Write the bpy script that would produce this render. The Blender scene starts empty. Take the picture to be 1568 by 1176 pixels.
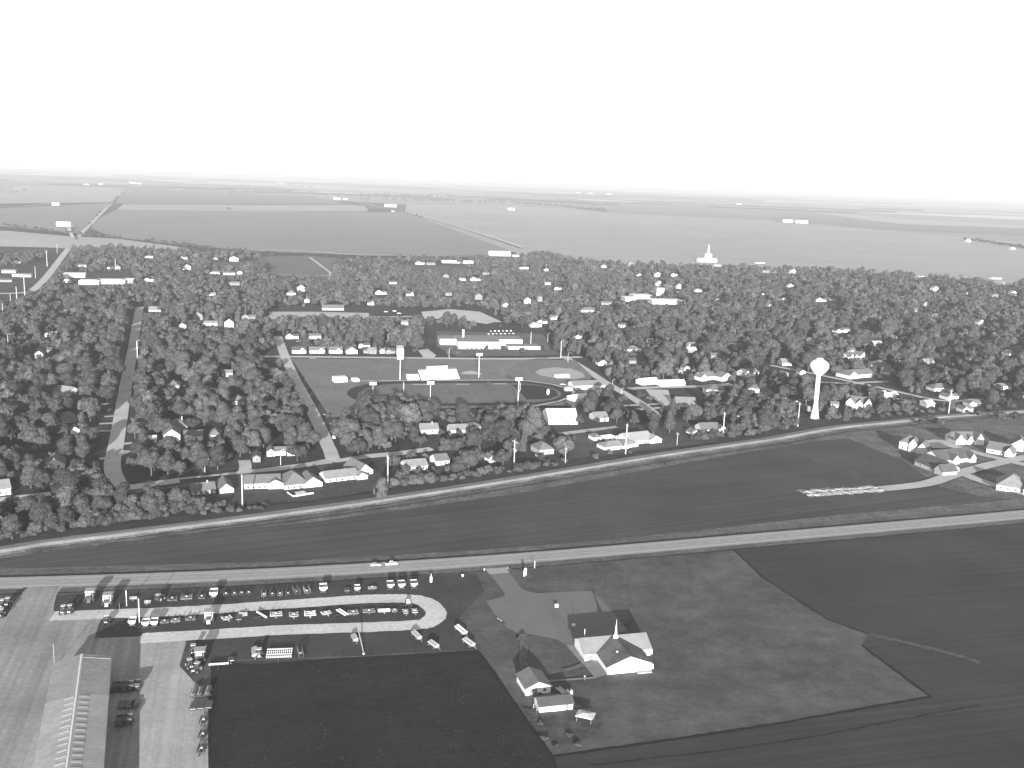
import bpy, math, random
import numpy as np
from mathutils import Vector, Matrix
from mathutils.geometry import tessellate_polygon
random.seed(7); RNG = np.random.default_rng(11)
C = bpy.context.scene.collection
R = math.radians
# ---------------------------------------------------------------- camera
F, H = 1539.0, 165.0
RHO = math.atan(.034); TH = math.atan(311*math.cos(RHO)/F)
CR, SR = math.cos(RHO), math.sin(RHO); CA, SA = math.cos(math.pi/2-TH), math.sin(math.pi/2-TH)
def G(px, py, z=0.0):
    "point of the photograph -> place on the level z"
    x = (px-784)/F; y = -(py-588)/F
    X = x*CR-y*SR; Y = x*SR+y*CR
    dy = Y*CA+SA; dz = Y*SA-CA
    t = (z-H)/dz
    return Vector((X*t, dy*t, z))
def P(x, y, z):
    z = z-H
    X = x; Y = y*CA+z*SA; Z = y*SA-z*CA
    xx = X*CR+Y*SR; yy = -X*SR+Y*CR
    return 784+F*xx/Z, 588-F*yy/Z
def yhor(px): return 250+.034*px
def dist(px, py):
    g = G(px, py); return g.y
cam = bpy.data.cameras.new('camera'); co = bpy.data.objects.new('camera', cam); C.objects.link(co)
cam.sensor_width = 36; cam.lens = 36*F/1568; cam.clip_start = .5; cam.clip_end = 200000
co.matrix_world = Matrix.Translation((0, 0, H)) @ Matrix.Rotation(math.pi/2-TH, 4, 'X') @ Matrix.Rotation(RHO, 4, 'Z')
sc = bpy.context.scene; sc.camera = co
sc.view_settings.view_transform = 'Standard'; sc.view_settings.look = 'None'
sc.view_settings.exposure = 1.4; sc.view_settings.gamma = 1
sc.render.engine = 'CYCLES'; sc.cycles.use_denoising = True
sc.cycles.max_bounces = 5; sc.cycles.diffuse_bounces = 2; sc.cycles.volume_bounces = 0; sc.cycles.transparent_max_bounces = 4
# ---------------------------------------------------------------- light
SUN_EL = R(10.2); SUN_AZ = R(3.9)          # behind the camera, a little to its right
sd = Vector((math.sin(SUN_AZ)*math.cos(SUN_EL), -math.cos(SUN_AZ)*math.cos(SUN_EL), math.sin(SUN_EL)))
sun = bpy.data.lights.new('sun', 'SUN'); sun.energy = 4.6; sun.angle = R(.5); sun.color = (1, .995, .985)
so = bpy.data.objects.new('sun', sun); C.objects.link(so); so.location = (0, -50, 400)
so.rotation_euler = sd.to_track_quat('Z', 'Y').to_euler()
w = bpy.data.worlds.new('World'); sc.world = w; w.use_nodes = True
nt = w.node_tree; nt.nodes.clear()
sky = nt.nodes.new('ShaderNodeTexSky'); sky.sky_type = 'NISHITA'; sky.sun_disc = False
sky.sun_elevation = SUN_EL; sky.sun_rotation = math.pi-SUN_AZ; sky.dust_density = 0.1; sky.air_density = 1.0; sky.ozone_density = 1
bw = nt.nodes.new('ShaderNodeRGBToBW'); bg = nt.nodes.new('ShaderNodeBackground'); bg.inputs[1].default_value = .115
wo = nt.nodes.new('ShaderNodeOutputWorld')
nt.links.new(sky.outputs[0], bw.inputs[0]); nt.links.new(bw.outputs[0], bg.inputs[0]); nt.links.new(bg.outputs[0], wo.inputs[0])
# ---------------------------------------------------------------- materials
HAZE = 9.0e-5
def lin(v):
    v /= 255.; return v/12.92 if v <= .04045 else ((v+.055)/1.055)**2.4
KG, LINF = 1.5, .90                    # brightness of level ground per unit albedo, brightness of endless haze
def alb(target, D):
    T = math.exp(-HAZE*D)
    return min(.62, max(.025, (lin(target)-LINF*(1-T))/(KG*T)))
MATS = {}
def mat(name, g, var=.12, scale=3.0, rough=.85, metal=0.0, spec=.3, big=None, rows=None, world=False, rnd=0.0, attr=None, stripes=None):
    if name in MATS: return MATS[name]
    m = bpy.data.materials.new(name); m.use_nodes = True; n = m.node_tree; N = n.nodes; Lk = n.links.new
    b = N['Principled BSDF']; b.inputs['Roughness'].default_value = rough; b.inputs['Metallic'].default_value = metal
    b.inputs['Specular IOR Level'].default_value = spec
    tc = N.new('ShaderNodeTexCoord')
    if world:
        ge = N.new('ShaderNodeNewGeometry'); vec = ge.outputs['Position']
    else: vec = tc.outputs['Object']
    cur = None
    def mul(a, bb):
        q = N.new('ShaderNodeMath'); q.operation = 'MULTIPLY'
        for i, v in enumerate((a, bb)):
            if isinstance(v, (int, float)): q.inputs[i].default_value = v
            else: Lk(v, q.inputs[i])
        return q.outputs[0]
    def noise(sc_, v, det=4, vec_=None):
        t = N.new('ShaderNodeTexNoise'); t.inputs['Scale'].default_value = sc_; t.inputs['Detail'].default_value = det
        Lk(vec_ or vec, t.inputs['Vector'])
        r = N.new('ShaderNodeMapRange'); r.inputs[1].default_value = .3; r.inputs[2].default_value = .7
        r.inputs[3].default_value = 1-v; r.inputs[4].default_value = 1+v; r.clamp = True
        Lk(t.outputs[0], r.inputs[0]); return r.outputs[0]
    cur = mul(noise(scale, var), g)
    for bs, bv in (big or ()):
        cur = mul(cur, noise(bs, bv, 5))
    if rows:                                  # (angle, spacing, amount) drilled or driven lines
        a, s, amt = rows
        mp = N.new('ShaderNodeMapping'); mp.inputs['Rotation'].default_value = (0, 0, -a); Lk(vec, mp.inputs['Vector'])
        mp2 = N.new('ShaderNodeMapping'); mp2.inputs['Scale'].default_value = (.004, 1/s, 0); Lk(mp.outputs[0], mp2.inputs['Vector'])
        cur = mul(cur, noise(1.0, amt, 3, mp2.outputs[0]))
    if stripes:                               # (axis, spacing, amount) ribs or boards
        ax, s, amt = stripes
        wv = N.new('ShaderNodeTexWave'); wv.bands_direction = ax; wv.inputs['Scale'].default_value = .314/s*1.0; wv.inputs['Distortion'].default_value = .1
        Lk(vec, wv.inputs['Vector'])
        r = N.new('ShaderNodeMapRange'); r.inputs[3].default_value = 1-amt; r.inputs[4].default_value = 1+amt; Lk(wv.outputs['Fac'], r.inputs[0])
        cur = mul(cur, r.outputs[0])
    if rnd:
        oi = N.new('ShaderNodeObjectInfo')
        r = N.new('ShaderNodeMapRange'); r.inputs[3].default_value = 1-rnd; r.inputs[4].default_value = 1+rnd; Lk(oi.outputs['Random'], r.inputs[0])
        cur = mul(cur, r.outputs[0])
    if attr:
        at = N.new('ShaderNodeAttribute'); at.attribute_name = attr
        cur = mul(cur, at.outputs['Fac'])
    cc = N.new('ShaderNodeCombineColor')
    for i in range(3): Lk(cur, cc.inputs[i])
    Lk(cc.outputs[0], b.inputs['Base Color'])
    MATS[name] = m; return m
def sheetmat(target, D, var=.1, fine=.25, big=((.02, .12),), rows=None, tag='soil'):
    g = alb(target, D)
    return mat('%s_%d_%d' % (tag, target, int(D/50)), round(g, 4), var, fine, .95, 0, .1, big, rows, True)
# ---------------------------------------------------------------- mesh helper
class MB:
    def __init__(s): s.v = []; s.f = []
    def add(s, v, f, M=None):
        n = len(s.v); s.v += [tuple(M @ Vector(p)) if M else tuple(p) for p in v]; s.f += [tuple(i+n for i in q) for q in f]; return s
    def box(s, x0, x1, y0, y1, z0, z1, M=None):
        v = [(x, y, z) for z in (z0, z1) for y in (y0, y1) for x in (x0, x1)]
        return s.add(v, [(0, 2, 3, 1), (4, 5, 7, 6), (0, 1, 5, 4), (1, 3, 7, 5), (3, 2, 6, 7), (2, 0, 4, 6)], M)
    def frus(s, a, b, M=None):
        "a, b = (x0,x1,y0,y1,z): lower and upper rectangles"
        v = [(a[0], a[2], a[4]), (a[1], a[2], a[4]), (a[1], a[3], a[4]), (a[0], a[3], a[4]), (b[0], b[2], b[4]), (b[1], b[2], b[4]), (b[1], b[3], b[4]), (b[0], b[3], b[4])]
        return s.add(v, [(3, 2, 1, 0), (4, 5, 6, 7), (0, 1, 5, 4), (1, 2, 6, 5), (2, 3, 7, 6), (3, 0, 4, 7)], M)
    def prism(s, prof, a, b, axis='y', M=None):
        "profile of (u,z) drawn along an axis"
        n = len(prof); v = []
        for t in (a, b): v += [((u, t, z) if axis == 'y' else (t, u, z)) for u, z in prof]
        f = [tuple(range(n))[::-1], tuple(range(n, 2*n))]
        f += [(i, (i+1) % n, n+(i+1) % n, n+i) for i in range(n)]
        return s.add(v, f, M)
    def tube(s, p, q, r0, r1=None, n=8):
        r1 = r0 if r1 is None else r1
        p, q = Vector(p), Vector(q); d = (q-p).normalized()
        a = d.orthogonal().normalized(); b = d.cross(a); v = []
        for c, r in ((p, r0), (q, r1)):
            v += [c+r*(math.cos(6.28318*i/n)*a+math.sin(6.28318*i/n)*b) for i in range(n)]
        f = [tuple(range(n))[::-1], tuple(range(n, 2*n))]+[(i, (i+1) % n, n+(i+1) % n, n+i) for i in range(n)]
        return s.add(v, f)
    def lathe(s, prof, n=24, M=None):
        v = []; f = []
        for r, z in prof: v += [(r*math.cos(6.28318*i/n), r*math.sin(6.28318*i/n), z) for i in range(n)]
        for k in range(len(prof)-1):
            f += [(k*n+i, k*n+(i+1) % n, (k+1)*n+(i+1) % n, (k+1)*n+i) for i in range(n)]
        f += [tuple(range(n))[::-1], tuple(range((len(prof)-1)*n, len(prof)*n))]
        return s.add(v, f, M)
    def mesh(s, name, m, smooth=False):
        me = bpy.data.meshes.new(name); me.from_pydata(s.v, [], s.f); me.materials.append(m)
        if smooth: me.polygons.foreach_set('use_smooth', [True]*len(me.polygons))
        me.update(); return me
    def build(s, name, m, parent=None, smooth=False, loc=None):
        return link(name, s.mesh(name, m, smooth), parent, loc)
def link(name, me, parent=None, loc=None):
    o = bpy.data.objects.new(name, me); C.objects.link(o)
    if parent: o.parent = parent
    if loc is not None: o.location = loc
    return o
def tag(o, label, cat, group=None, kind=None):
    if label: o['label'] = label
    if cat: o['category'] = cat
    if group: o['group'] = group
    if kind: o['kind'] = kind
    return o
def thing(name, label, cat, loc, rz=0.0, group=None):
    o = bpy.data.objects.new(name, None); C.objects.link(o); o.empty_display_size = 1
    o.location = loc; o.rotation_euler = (0, 0, rz)
    return tag(o, label, cat, group)
def dup(root, loc, rz, label, group=None):
    r = root.copy(); C.objects.link(r); r.location = loc; r.rotation_euler = (0, 0, rz); r['label'] = label
    if group: r['group'] = group
    for ch in list(root.children):
        c = ch.copy(); C.objects.link(c); c.parent = r
        for g in list(ch.children):
            d = g.copy(); C.objects.link(d); d.parent = c
    return r
MESHES = {}
def cached(key, fn):
    if key not in MESHES: MESHES[key] = fn()
    return MESHES[key]
GRID = R(13.0)
# ---------------------------------------------------------------- ground, fields, roads
zc = [0.02]
def sheet(name, poly, m, z=None, world=False):
    if z is None:
        zc[0] += .006; z = zc[0]
    pts = [Vector((p[0], p[1], z)) if world else G(p[0], p[1], 0)+Vector((0, 0, z)) for p in poly]
    tri = tessellate_polygon([pts])
    me = bpy.data.meshes.new(name)
    fs = []
    for t in tri:
        a, b, c = (pts[i] for i in t)
        fs.append(t if (b-a).cross(c-a).z > 0 else (t[0], t[2], t[1]))
    me.from_pydata([tuple(p) for p in pts], [], fs); me.materials.append(m); me.update()
    o = link(name, me); o['kind'] = 'structure'; return o
def spline(pts, n=8):
    P_ = [pts[0]]+list(pts)+[pts[-1]]; out = []
    for i in range(1, len(P_)-2):
        a, b, c, d = P_[i-1], P_[i], P_[i+1], P_[i+2]
        for k in range(n):
            t = k/n
            out.append(.5*((2*b)+(c-a)*t+(2*a-5*b+4*c-d)*t*t+(3*b-a-3*c+d)*t*t*t))
    out.append(pts[-1]); return out
def world_path(pts, smooth=True):
    w_ = [G(*p) for p in pts]
    return spline(w_) if smooth and len(w_) > 2 else w_
def ribbon(name, path, width, m, z=None, off=0.0, prof=None, dash=None, wob=0.0):
    "strip along a world path; prof = [(offset, height)...] for raised beds"
    if z is None:
        zc[0] += .006; z = zc[0]
    prof = prof or [(-width/2, 0), (width/2, 0)]
    V = []; Fc = []; n = len(prof)
    for i, p in enumerate(path):
        a = path[max(0, i-1)]; b = path[min(len(path)-1, i+1)]
        d = (b-a); d.z = 0; d.normalize(); nr = Vector((-d.y, d.x, 0))
        for u, h in prof:
            V.append(p+nr*(u+off+(random.uniform(-wob, wob) if wob else 0))+Vector((0, 0, z+h)))
    for i in range(len(path)-1):
        if dash and i % 2: continue
        for k in range(n-1):
            Fc.append((i*n+k+1, i*n+k, (i+1)*n+k, (i+1)*n+k+1))
    me = bpy.data.meshes.new(name); me.from_pydata([tuple(v) for v in V], [], Fc); me.materials.append(m); me.update()
    o = link(name, me); o['kind'] = 'structure'; return o
def dense(path, step):
    out = [path[0]]; 
    for a, b in zip(path, path[1:]):
        L = (b-a).length; k = max(1, int(L/step))
        for i in range(1, k+1): out.append(a.lerp(b, i/k))
    return out
xs = [-52000, -24000, -10000, -4500, -2200, -1100, -500, 0, 500, 1100, 2200, 4500, 10000, 24000, 52000]
ys = [-2500, -300, 250, 600, 1000, 1500, 2200, 3200, 5000, 8000, 13000, 21000, 34000, 52000]
V = [(x, y, 0) for y in ys for x in xs]; nx = len(xs)
Fc = [(j*nx+i, j*nx+i+1, (j+1)*nx+i+1, (j+1)*nx+i) for j in range(len(ys)-1) for i in range(nx-1)]
me = bpy.data.meshes.new('ground'); me.from_pydata(V, [], Fc)
me.materials.append(mat('ground_grass', alb(100, 700), .25, .12, .95, 0, .1, ((.012, .25),), None, True)); me.update()
link('ground', me)['kind'] = 'structure'
# far country: sheets of stubble, maize and beans (points of the photograph, brightness it has there)
FAR = [
 ([(-400, 300), (-400, 240), (0, 253), (400, 267), (784, 280), (1180, 293), (1568, 307), (2000, 321.5), (2000, 380), (1568, 372), (1180, 338), (930, 326), (880, 321), (620, 313), (400, 300), (0, 300)], 216, 300),
 ([(-400, 268), (0, 267), (100, 266), (82, 271), (55, 279), (0, 293), (-400, 300)], 205, 290),
 ([(90, 268), (400, 274), (400, 280), (200, 282), (60, 280)], 214, 290),
 ([(23, 286), (194, 282), (171, 310), (-300, 315), (-300, 305), (0, 298)], 208, 300),
 ([(197, 282), (330, 278), (345, 297), (480, 300), (530, 313), (190, 312), (176, 311)], 203, 300),
 ([(334, 281), (400, 284), (520, 296), (440, 297), (350, 297)], 215, 292),
 ([(-300, 320), (0, 319), (80, 315), (170, 311), (150, 328), (135, 345), (120, 358), (0, 347), (-300, 325)], 187, 330),
 ([(189, 312.7), (400, 314), (536, 314), (563, 316), (563, 324), (400, 323), (178, 322)], 213, 318),
 ([(177, 322), (400, 323), (563, 325), (618, 325), (800, 383), (760, 392), (560, 392), (400, 386), (260, 374), (170, 363), (139, 350), (143, 343), (156, 332)], 186, 350),
 ([(-300, 352), (0, 354), (12, 354), (100, 362), (180, 366), (270, 378), (330, 392), (220, 389), (80, 380), (0, 378), (-300, 378)], 208, 367),
 ([(620, 324), (622, 313), (780, 315), (880, 321), (930, 326), (1180, 338), (1568, 372), (2000, 405), (2000, 450), (1568, 440), (1300, 424), (1000, 412), (860, 404), (800, 399), (790, 388)], 216, 360),
 ([(790, 284), (900, 287), (1010, 296), (1180, 311), (1180, 337), (1030, 331), (930, 325), (870, 318), (780, 310), (700, 304)], 214, 312),
 ([(1180, 318), (1340, 330), (1380, 343), (1568, 350), (2000, 370), (2000, 395), (1568, 362), (1340, 351), (1250, 343), (1180, 337)], 211, 345),
 ([(1250, 326), (1340, 331), (1360, 334), (1568, 346), (1568, 350), (1380, 343), (1336, 338)], 222, 338),
 ([(390, 285), (500, 288), (720, 297), (560, 292), (490, 291)], 232, 290),
 ([(492, 278), (600, 279), (690, 284), (800, 290), (780, 292), (600, 287), (500, 284)], 216, 284),
 ([(400, 270), (600, 271), (640, 279), (500, 278)], 228, 275),
]
zf = .35
for i, (poly, tgt, ym) in enumerate(FAR):
    D = dist(poly[len(poly)//2][0], ym) if i else 9000
    zf += .06
    sheet('field', poly, sheetmat(tgt, min(D, 25000), .05, .02, ((.004, .07), (.0012, .05)), (R(14+(i % 3)*3), 14, .07), 'field'), zf if i else .2)
# narrow strips towards the horizon, each a field of its own
for i in range(130):
    px = random.uniform(-250, 1800); py = yhor(px)+random.uniform(4, 30); wd = random.uniform(120, 420); th_ = random.uniform(.8, 2.6)
    zf += .03
    sl = .034+random.uniform(-.006, .012)
    D = dist(px, py)
    poly = [(px-wd/2, py-sl*wd/2), (px+wd/2, py+sl*wd/2), (px+wd/2-15, py+sl*wd/2+th_), (px-wd/2+10, py-sl*wd/2+th_)]
    g_ = random.choice((.03, .05, .08, .3, .45, .6)); sheet('field', poly, mat('far_field_%d' % int(g_*100), g_, .05, .02, .95, 0, .1, ((.003, .06),), None, True), zf)
# near fields
VERGE = sheetmat(124, 450, .3, .35, ((.05, .25),), None, 'verge')
DITCH_SHADE = sheetmat(70, 400, .25, .4, ((.05, .2),), None, 'ditch_shade')  # flat strips: shade of the ditch slope put into a dark grass colour
ROUGH = sheetmat(130, 520, .35, .5, ((.08, .35),), None, 'rough_grass')
LAWN = sheetmat(112, 340, .14, .5, ((.03, .28), (.12, .16)), None, 'lawn')
LOTLAWN = sheetmat(94, 360, .15, .5, ((.06, .2),), None, 'lawn')
sheet('grass_verge', [(-300, 870), (0, 848), (200, 824), (400, 800), (590, 773), (790, 741), (1009, 703), (1180, 677), (1270, 661), (1372, 649), (1470, 640), (1900, 610), (2100, 700), (1568, 790), (1174, 824), (784, 858), (400, 880), (0, 895), (-300, 905)], ROUGH)
FIELD_A = [(-300, 885), (0, 855), (120, 840), (200, 829), (300, 818), (390, 808), (480, 799), (590, 784), (690, 770), (790, 756), (900, 736), (1009, 716), (1180, 686), (1262, 674), (1300, 672), (1345, 690), (1385, 705), (1400, 718), (1440, 745), (1500, 760), (1560, 764), (1480, 772), (1300, 787), (1168, 801), (980, 822), (790, 840), (600, 851), (400, 861), (200, 866), (0, 871), (-300, 880)]
sheet('field', FIELD_A, sheetmat(101, 450, .06, .3, ((.02, .18), (.006, .16)), (R(24), 2.2, .2), 'bean_field'))
sheet('grass_patch', [(1232, 694), (1300, 690), (1400, 716), (1425, 738), (1350, 742), (1260, 715)], sheetmat(106, 560, .2, .2, ((.03, .15),), None, 'rough_grass'))
sheet('dirt_strip', [(1224, 752), (1240, 748), (1300, 746), (1345, 745), (1417, 738), (1420, 744), (1350, 752), (1300, 756), (1240, 762)], sheetmat(150, 560, .3, .5, ((.1, .25),), None, 'soil'))
# south of the highway
sheet('lawn', [(-300, 905), (0, 902), (400, 889), (784, 862), (1122, 834), (1126, 845), (1168, 882), (1268, 949), (1331, 970), (1319, 988), (1425, 1067), (1180, 1109), (1000, 1136), (845, 1157), (790, 1079), (732, 996), (560, 1006), (323, 1014), (318, 1200), (-300, 1200)], LAWN)
sheet('lawn', [(85, 912), (400, 896), (730, 878), (742, 905), (700, 950), (728, 994), (560, 1004), (323, 1012), (300, 1000), (150, 975), (80, 945)], LOTLAWN)
FIELD_C = [(1126, 843), (1300, 828), (1568, 800), (2000, 762), (2600, 1300), (1500, 1500), (700, 1500), (850, 1200), (845, 1157), (1000, 1136), (1180, 1109), (1425, 1067), (1319, 988), (1331, 970), (1268, 949), (1235, 930), (1168, 882)]
sheet('field', FIELD_C, sheetmat(88, 330, .06, .5, ((.02, .18), (.007, .18)), (R(14), 2.0, .18), 'bean_field'))
sheet('field', [(323, 1013), (390, 1018), (560, 1006), (732, 996), (760, 1030), (790, 1079), (845, 1157), (880, 1260), (318, 1260), (318, 1176)], sheetmat(68, 290, .18, .7, ((.05, .2), (.3, .15)), (R(14), .9, .12), 'bean_field'))
E_ = mat('edge_shade', .022, .3, 1.5, .95, 0, .1, None, None, True)  # dark ribbon colour paints the fence shade along the field edges
for pts, wd in (([(1124, 842), (1168, 884), (1268, 949), (1331, 971)], 1.1), ([(1319, 988), (1425, 1067), (1180, 1110), (1000, 1137), (845, 1158)], 1.4), ([(323, 1014), (390, 1019), (560, 1007), (732, 997)], 1.3), ([(732, 997), (790, 1080), (845, 1158), (862, 1200)], 1.2), ([(905, 1172), (1100, 1150), (1250, 1128), (1400, 1098), (1500, 1080)], .5), ([(150, 990), (160, 970), (300, 968)], .1)):
    ribbon('field_edge_shade', dense(world_path(pts, False), 2.5), wd, E_, None, 0, None, None, .25)
ribbon('grass_strip', dense(world_path([(1331, 971), (1400, 987), (1470, 1005), (1500, 1016)]), 3), 2.2, sheetmat(112, 330, .3, .4, ((.1, .2),), None, 'rough_grass'), None, 0, None, None, .5)
# railway
RAILPX = [(-200, 866), (-80, 851), (0, 842), (76, 830), (200, 815), (400, 790), (590, 764), (790, 733), (1009, 697), (1180, 672), (1270, 656), (1372, 645), (1441, 638), (1560, 630), (1750, 618)]
rp = world_path(RAILPX)
BAL = mat('ballast_stone', .33, .25, 1.2, .95, 0, .1, ((.06, .22),), None, True)
ribbon('railway_ballast', dense(rp, 4), 6, BAL, .06, 0, [(-4.2, 0), (-1.7, .45), (1.7, .45), (4.6, 0)], None, .18)
ribbon('grass_strip', dense(rp, 4), 3, mat('dry_grass', .23, .4, .5, .95, 0, .1, ((.08, .4),), None, True), .05, -5.6, None, None, .7)
ribbon('grass_strip', dense(rp, 4), 3.5, sheetmat(104, 520, .3, .5, ((.08, .3),), None, 'rough_grass'), .055, -13, None, None, .8)
RAILM = mat('rail_steel', .14, .15, 2, .6, .6)
for s_ in (-.75, .75):
    ribbon('rail', rp, .2, RAILM, .51, s_, [(-.09, 0), (-.09, .15), (.09, .15), (.09, 0)])
ribbon('railway_sleeper_bed', dense(rp, 5), 2.5, mat('sleeper_bed', .17, .2, 2, .95, 0, .1, ((.1, .2),), None, True), .515)
# highway
HWPX = [(-250, 899), (0, 893.5), (200, 887.5), (400, 879.5), (600, 868.5), (784, 856), (980, 840), (1174, 823), (1370, 806), (1568, 788), (1900, 757)]
hw = dense(world_path(HWPX), 3)
ribbon('grass_verge', hw, 8, VERGE, None, 9.5, None, None, .3)
ribbon('ditch_shade', hw, 2.2, DITCH_SHADE, None, 7.4, None, None, .25)
ribbon('grass_verge', hw, 5.5, VERGE, None, -8.3, None, None, .25)
ribbon('ditch_shade', hw, .9, DITCH_SHADE, None, -11.3, None, None, .2)
ASPH = sheetmat(184, 400, .07, .5, ((.1, .05),), (R(14), .8, .05), 'asphalt')
ribbon('highway', hw, 12.2, ASPH)
PAINT = mat('road_paint', .75, .12, 2, .7)
for o_, w_, d_ in ((-3.7, .22, None), (3.7, .16, None), (.12, .12, True)):
    ribbon('road_marking', hw, w_, PAINT, None, o_, None, d_)
# machinery yard
GRAV = sheetmat(236, 340, .14, .6, ((.06, .12),), (R(14), 1.5, .05), 'gravel')
YARD = sheetmat(174, 330, .12, .6, ((.04, .2), (.012, .16)), (R(105), 2.2, .2), 'gravel')
YARD2 = sheetmat(200, 320, .10, .6, ((.05, .14), (.015, .1)), (R(105), 2.2, .14), 'gravel')
sheet('gravel_yard', [(38, 904), (48, 899), (100, 897), (92, 903), (87, 910), (83, 925), (82, 936), (90, 940), (160, 940), (150, 960), (145, 978), (214, 975), (280, 968), (283, 985), (270, 1020), (292, 1040), (318, 1060), (318, 1260), (-300, 1260), (-300, 970), (10, 945), (20, 925)], YARD)
sheet('gravel_yard', [(214, 974), (280, 968), (285, 985), (275, 1020), (293, 1040), (318, 1092), (320, 1250), (212, 1250)], YARD2)
LOOP = [(80, 944), (160, 941), (300, 935), (450, 925), (560, 918), (620, 917), (648, 921), (662, 930), (668, 941), (660, 951), (640, 957), (560, 961), (440, 965), (320, 972), (216, 978)]
lp = dense(spline([G(*p) for p in LOOP], 10), 3)
ribbon('gravel_lane', lp, 8.2, GRAV, None, 0, None, None, .25)
# church drive and car park
PARK = sheetmat(142, 350, .05, .5, ((.08, .06),), None, 'asphalt')
CONC = sheetmat(190, 380, .08, 1.0, None, None, 'concrete')
WALK = sheetmat(160, 330, .08, 1.0, ((.3, .1),), None, 'concrete')
sheet('parking_lot', [(750, 879), (779, 877), (789, 888), (796, 898.5), (801, 903), (808, 906), (822, 908.7), (906, 905), (936, 935), (962, 966), (880, 990), (866, 988), (853, 980), (810, 971.5), (800, 974), (777, 962), (758, 942), (744, 921), (773, 913), (772, 908)], PARK)
sheet('driveway_apron', [(742, 871.5), (775, 869), (780, 877.5), (750, 880)], CONC)
STALL = mat('stall_paint', .2, .1, 2, .8)
for (x0, y0, x1, y1, n_, L_) in ((758, 924, 788, 957, 9, 24), (835, 917, 868, 972, 14, 22), (905, 910, 950, 955, 8, 24)):
    for k in range(n_):
        t = k/(n_-1); a = G(x0+(x1-x0)*t, y0+(y1-y0)*t); d = Vector((math.cos(GRID), math.sin(GRID), 0))
        ribbon('parking_marking', [a-d*2.6, a+d*2.6], .3, STALL)
sheet('footpath', [(865.5, 988), (876, 988), (896, 1016), (913, 1012), (931, 1034), (911, 1040), (898, 1024), (888, 1014)], WALK)
ribbon('footpath', world_path([(911, 1039), (880, 1041.5), (850, 1043.5), (818, 1047)]), 1.2, WALK)
ribbon('footpath', world_path([(893, 1018), (880, 1024), (862, 1028)]), 2.2, sheetmat(128, 330, .1, .8, None, None, 'worn_grass'))
ribbon('footpath', world_path([(800, 972), (802, 990), (801, 1012), (804, 1030)]), 3.0, sheetmat(124, 340, .2, .8, ((.3, .2),), None, 'worn_grass'))
sheet('worn_grass', [(800, 1085), (850, 1092), (905, 1085), (925, 1110), (905, 1130), (860, 1140), (835, 1130), (812, 1110)], sheetmat(104, 310, .3, .4, ((.12, .25),), None, 'rough_grass'))
# ---------------------------------------------------------------- town streets
ST = sheetmat(228, 700, .06, .3, ((.05, .08),), None, 'street')
STL = sheetmat(216, 750, .07, .3, ((.05, .1),), None, 'street')
PALE = sheetmat(226, 800, .06, .3, ((.04, .08),), None, 'concrete')
ROADS = []            # (points, width) also kept free of crowns
def road(name, pts, width, m, clear=True):
    p = world_path(pts); ribbon(name, p, width, m)
    if clear: ROADS.append((dense(p, 7), width))
road('street', [(214, 470), (208, 505), (203, 538), (194, 583), (186, 632), (178, 680), (172, 712), (178, 735), (192, 747), (235, 742), (280, 736), (330, 731), (400, 722), (440, 717), (507, 708)], 9, ST)
road('street', [(425, 515), (437, 548), (450, 577), (470, 615), (490, 655), (505, 690), (516, 706), (560, 700), (610, 695), (662, 688)], 8.5, ST)
road('street', [(505, 706), (470, 713), (440, 717)], 8, STL)
road('street', [(400, 546.5), (470, 547), (560, 548), (700, 549.5), (790, 550), (860, 548.5), (890, 547)], 8, PALE)
road('street', [(862, 546), (890, 562), (930, 588), (975, 614), (1010, 640), (1030, 655)], 8, ST)
road('street', [(963, 596), (1000, 594), (1076, 592), (1120, 589)], 9, STL)
road('street', [(862, 665), (900, 660), (946, 655)], 7, STL)
road('street', [(955, 622), (995, 620), (1013, 619)], 5, STL); road('street', [(976, 628), (1013, 625)], 5, STL)
road('street', [(-60, 451), (0, 450), (40, 448), (56, 440), (75, 420), (96, 392), (112, 372), (132, 350), (172, 310)], 11, PALE)
road('street', [(-60, 772), (0, 766), (45, 761), (78, 757)], 7, ST)
road('street', [(640, 484), (700, 483), (740, 486), (765, 494)], 9, PALE)
road('street', [(410, 485), (480, 484.5), (560, 486), (640, 485)], 8, PALE)
road('lane', [(474, 394), (490, 406), (506, 421), (470, 422), (424, 421)], 5, PALE)
road('lane', [(479, 549), (476, 557), (474, 565), (479, 575), (487, 586)], 6, PALE)
road('footpath', [(456, 550), (475, 580), (502, 629)], 2.2, STL)
road('lane', [(505, 586), (517, 600), (532, 615)], 2.5, STL)
road('lane', [(1255, 586), (1300, 588), (1330, 586), (1360, 585)], 6, STL)
road('street', [(1180, 560), (1260, 576), (1350, 595), (1440, 614), (1500, 612)], 6, ST)
road('lane', [(1512, 634.5), (1560, 632), (1620, 629)], 6, STL)
road('lane', [(152, 650), (176, 649)], 4, STL); road('lane', [(155, 620), (180, 618.5)], 4, STL); road('lane', [(160, 639), (178, 638)], 4, STL); road('lane', [(152, 661), (174, 660.5)], 4, STL); road('lane', [(152, 704), (170, 702)], 5, STL)
road('lane', [(188, 681), (203, 679.5)], 5, PALE); road('lane', [(180, 699), (195, 691)], 6, STL)
road('lane', [(373, 727), (376, 716), (374, 706)], 7, STL)
road('lane', [(505, 650), (525, 649)], 4, STL); road('lane', [(495, 636), (520, 635)], 4, STL)
sheet('parking_lot', [(988, 597), (1023, 598), (1030, 619), (1016, 624), (999, 611)], PALE)
ROADS.append(([G(1005, 604), G(1012, 612), G(1018, 620)], 22))
sheet('parking_lot', [(645, 478), (690, 474), (735, 478), (765, 492), (745, 497), (700, 489), (650, 489)], PALE)
sheet('parking_lot', [(412, 478), (480, 478), (565, 480), (565, 490), (412, 490)], STL)
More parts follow.
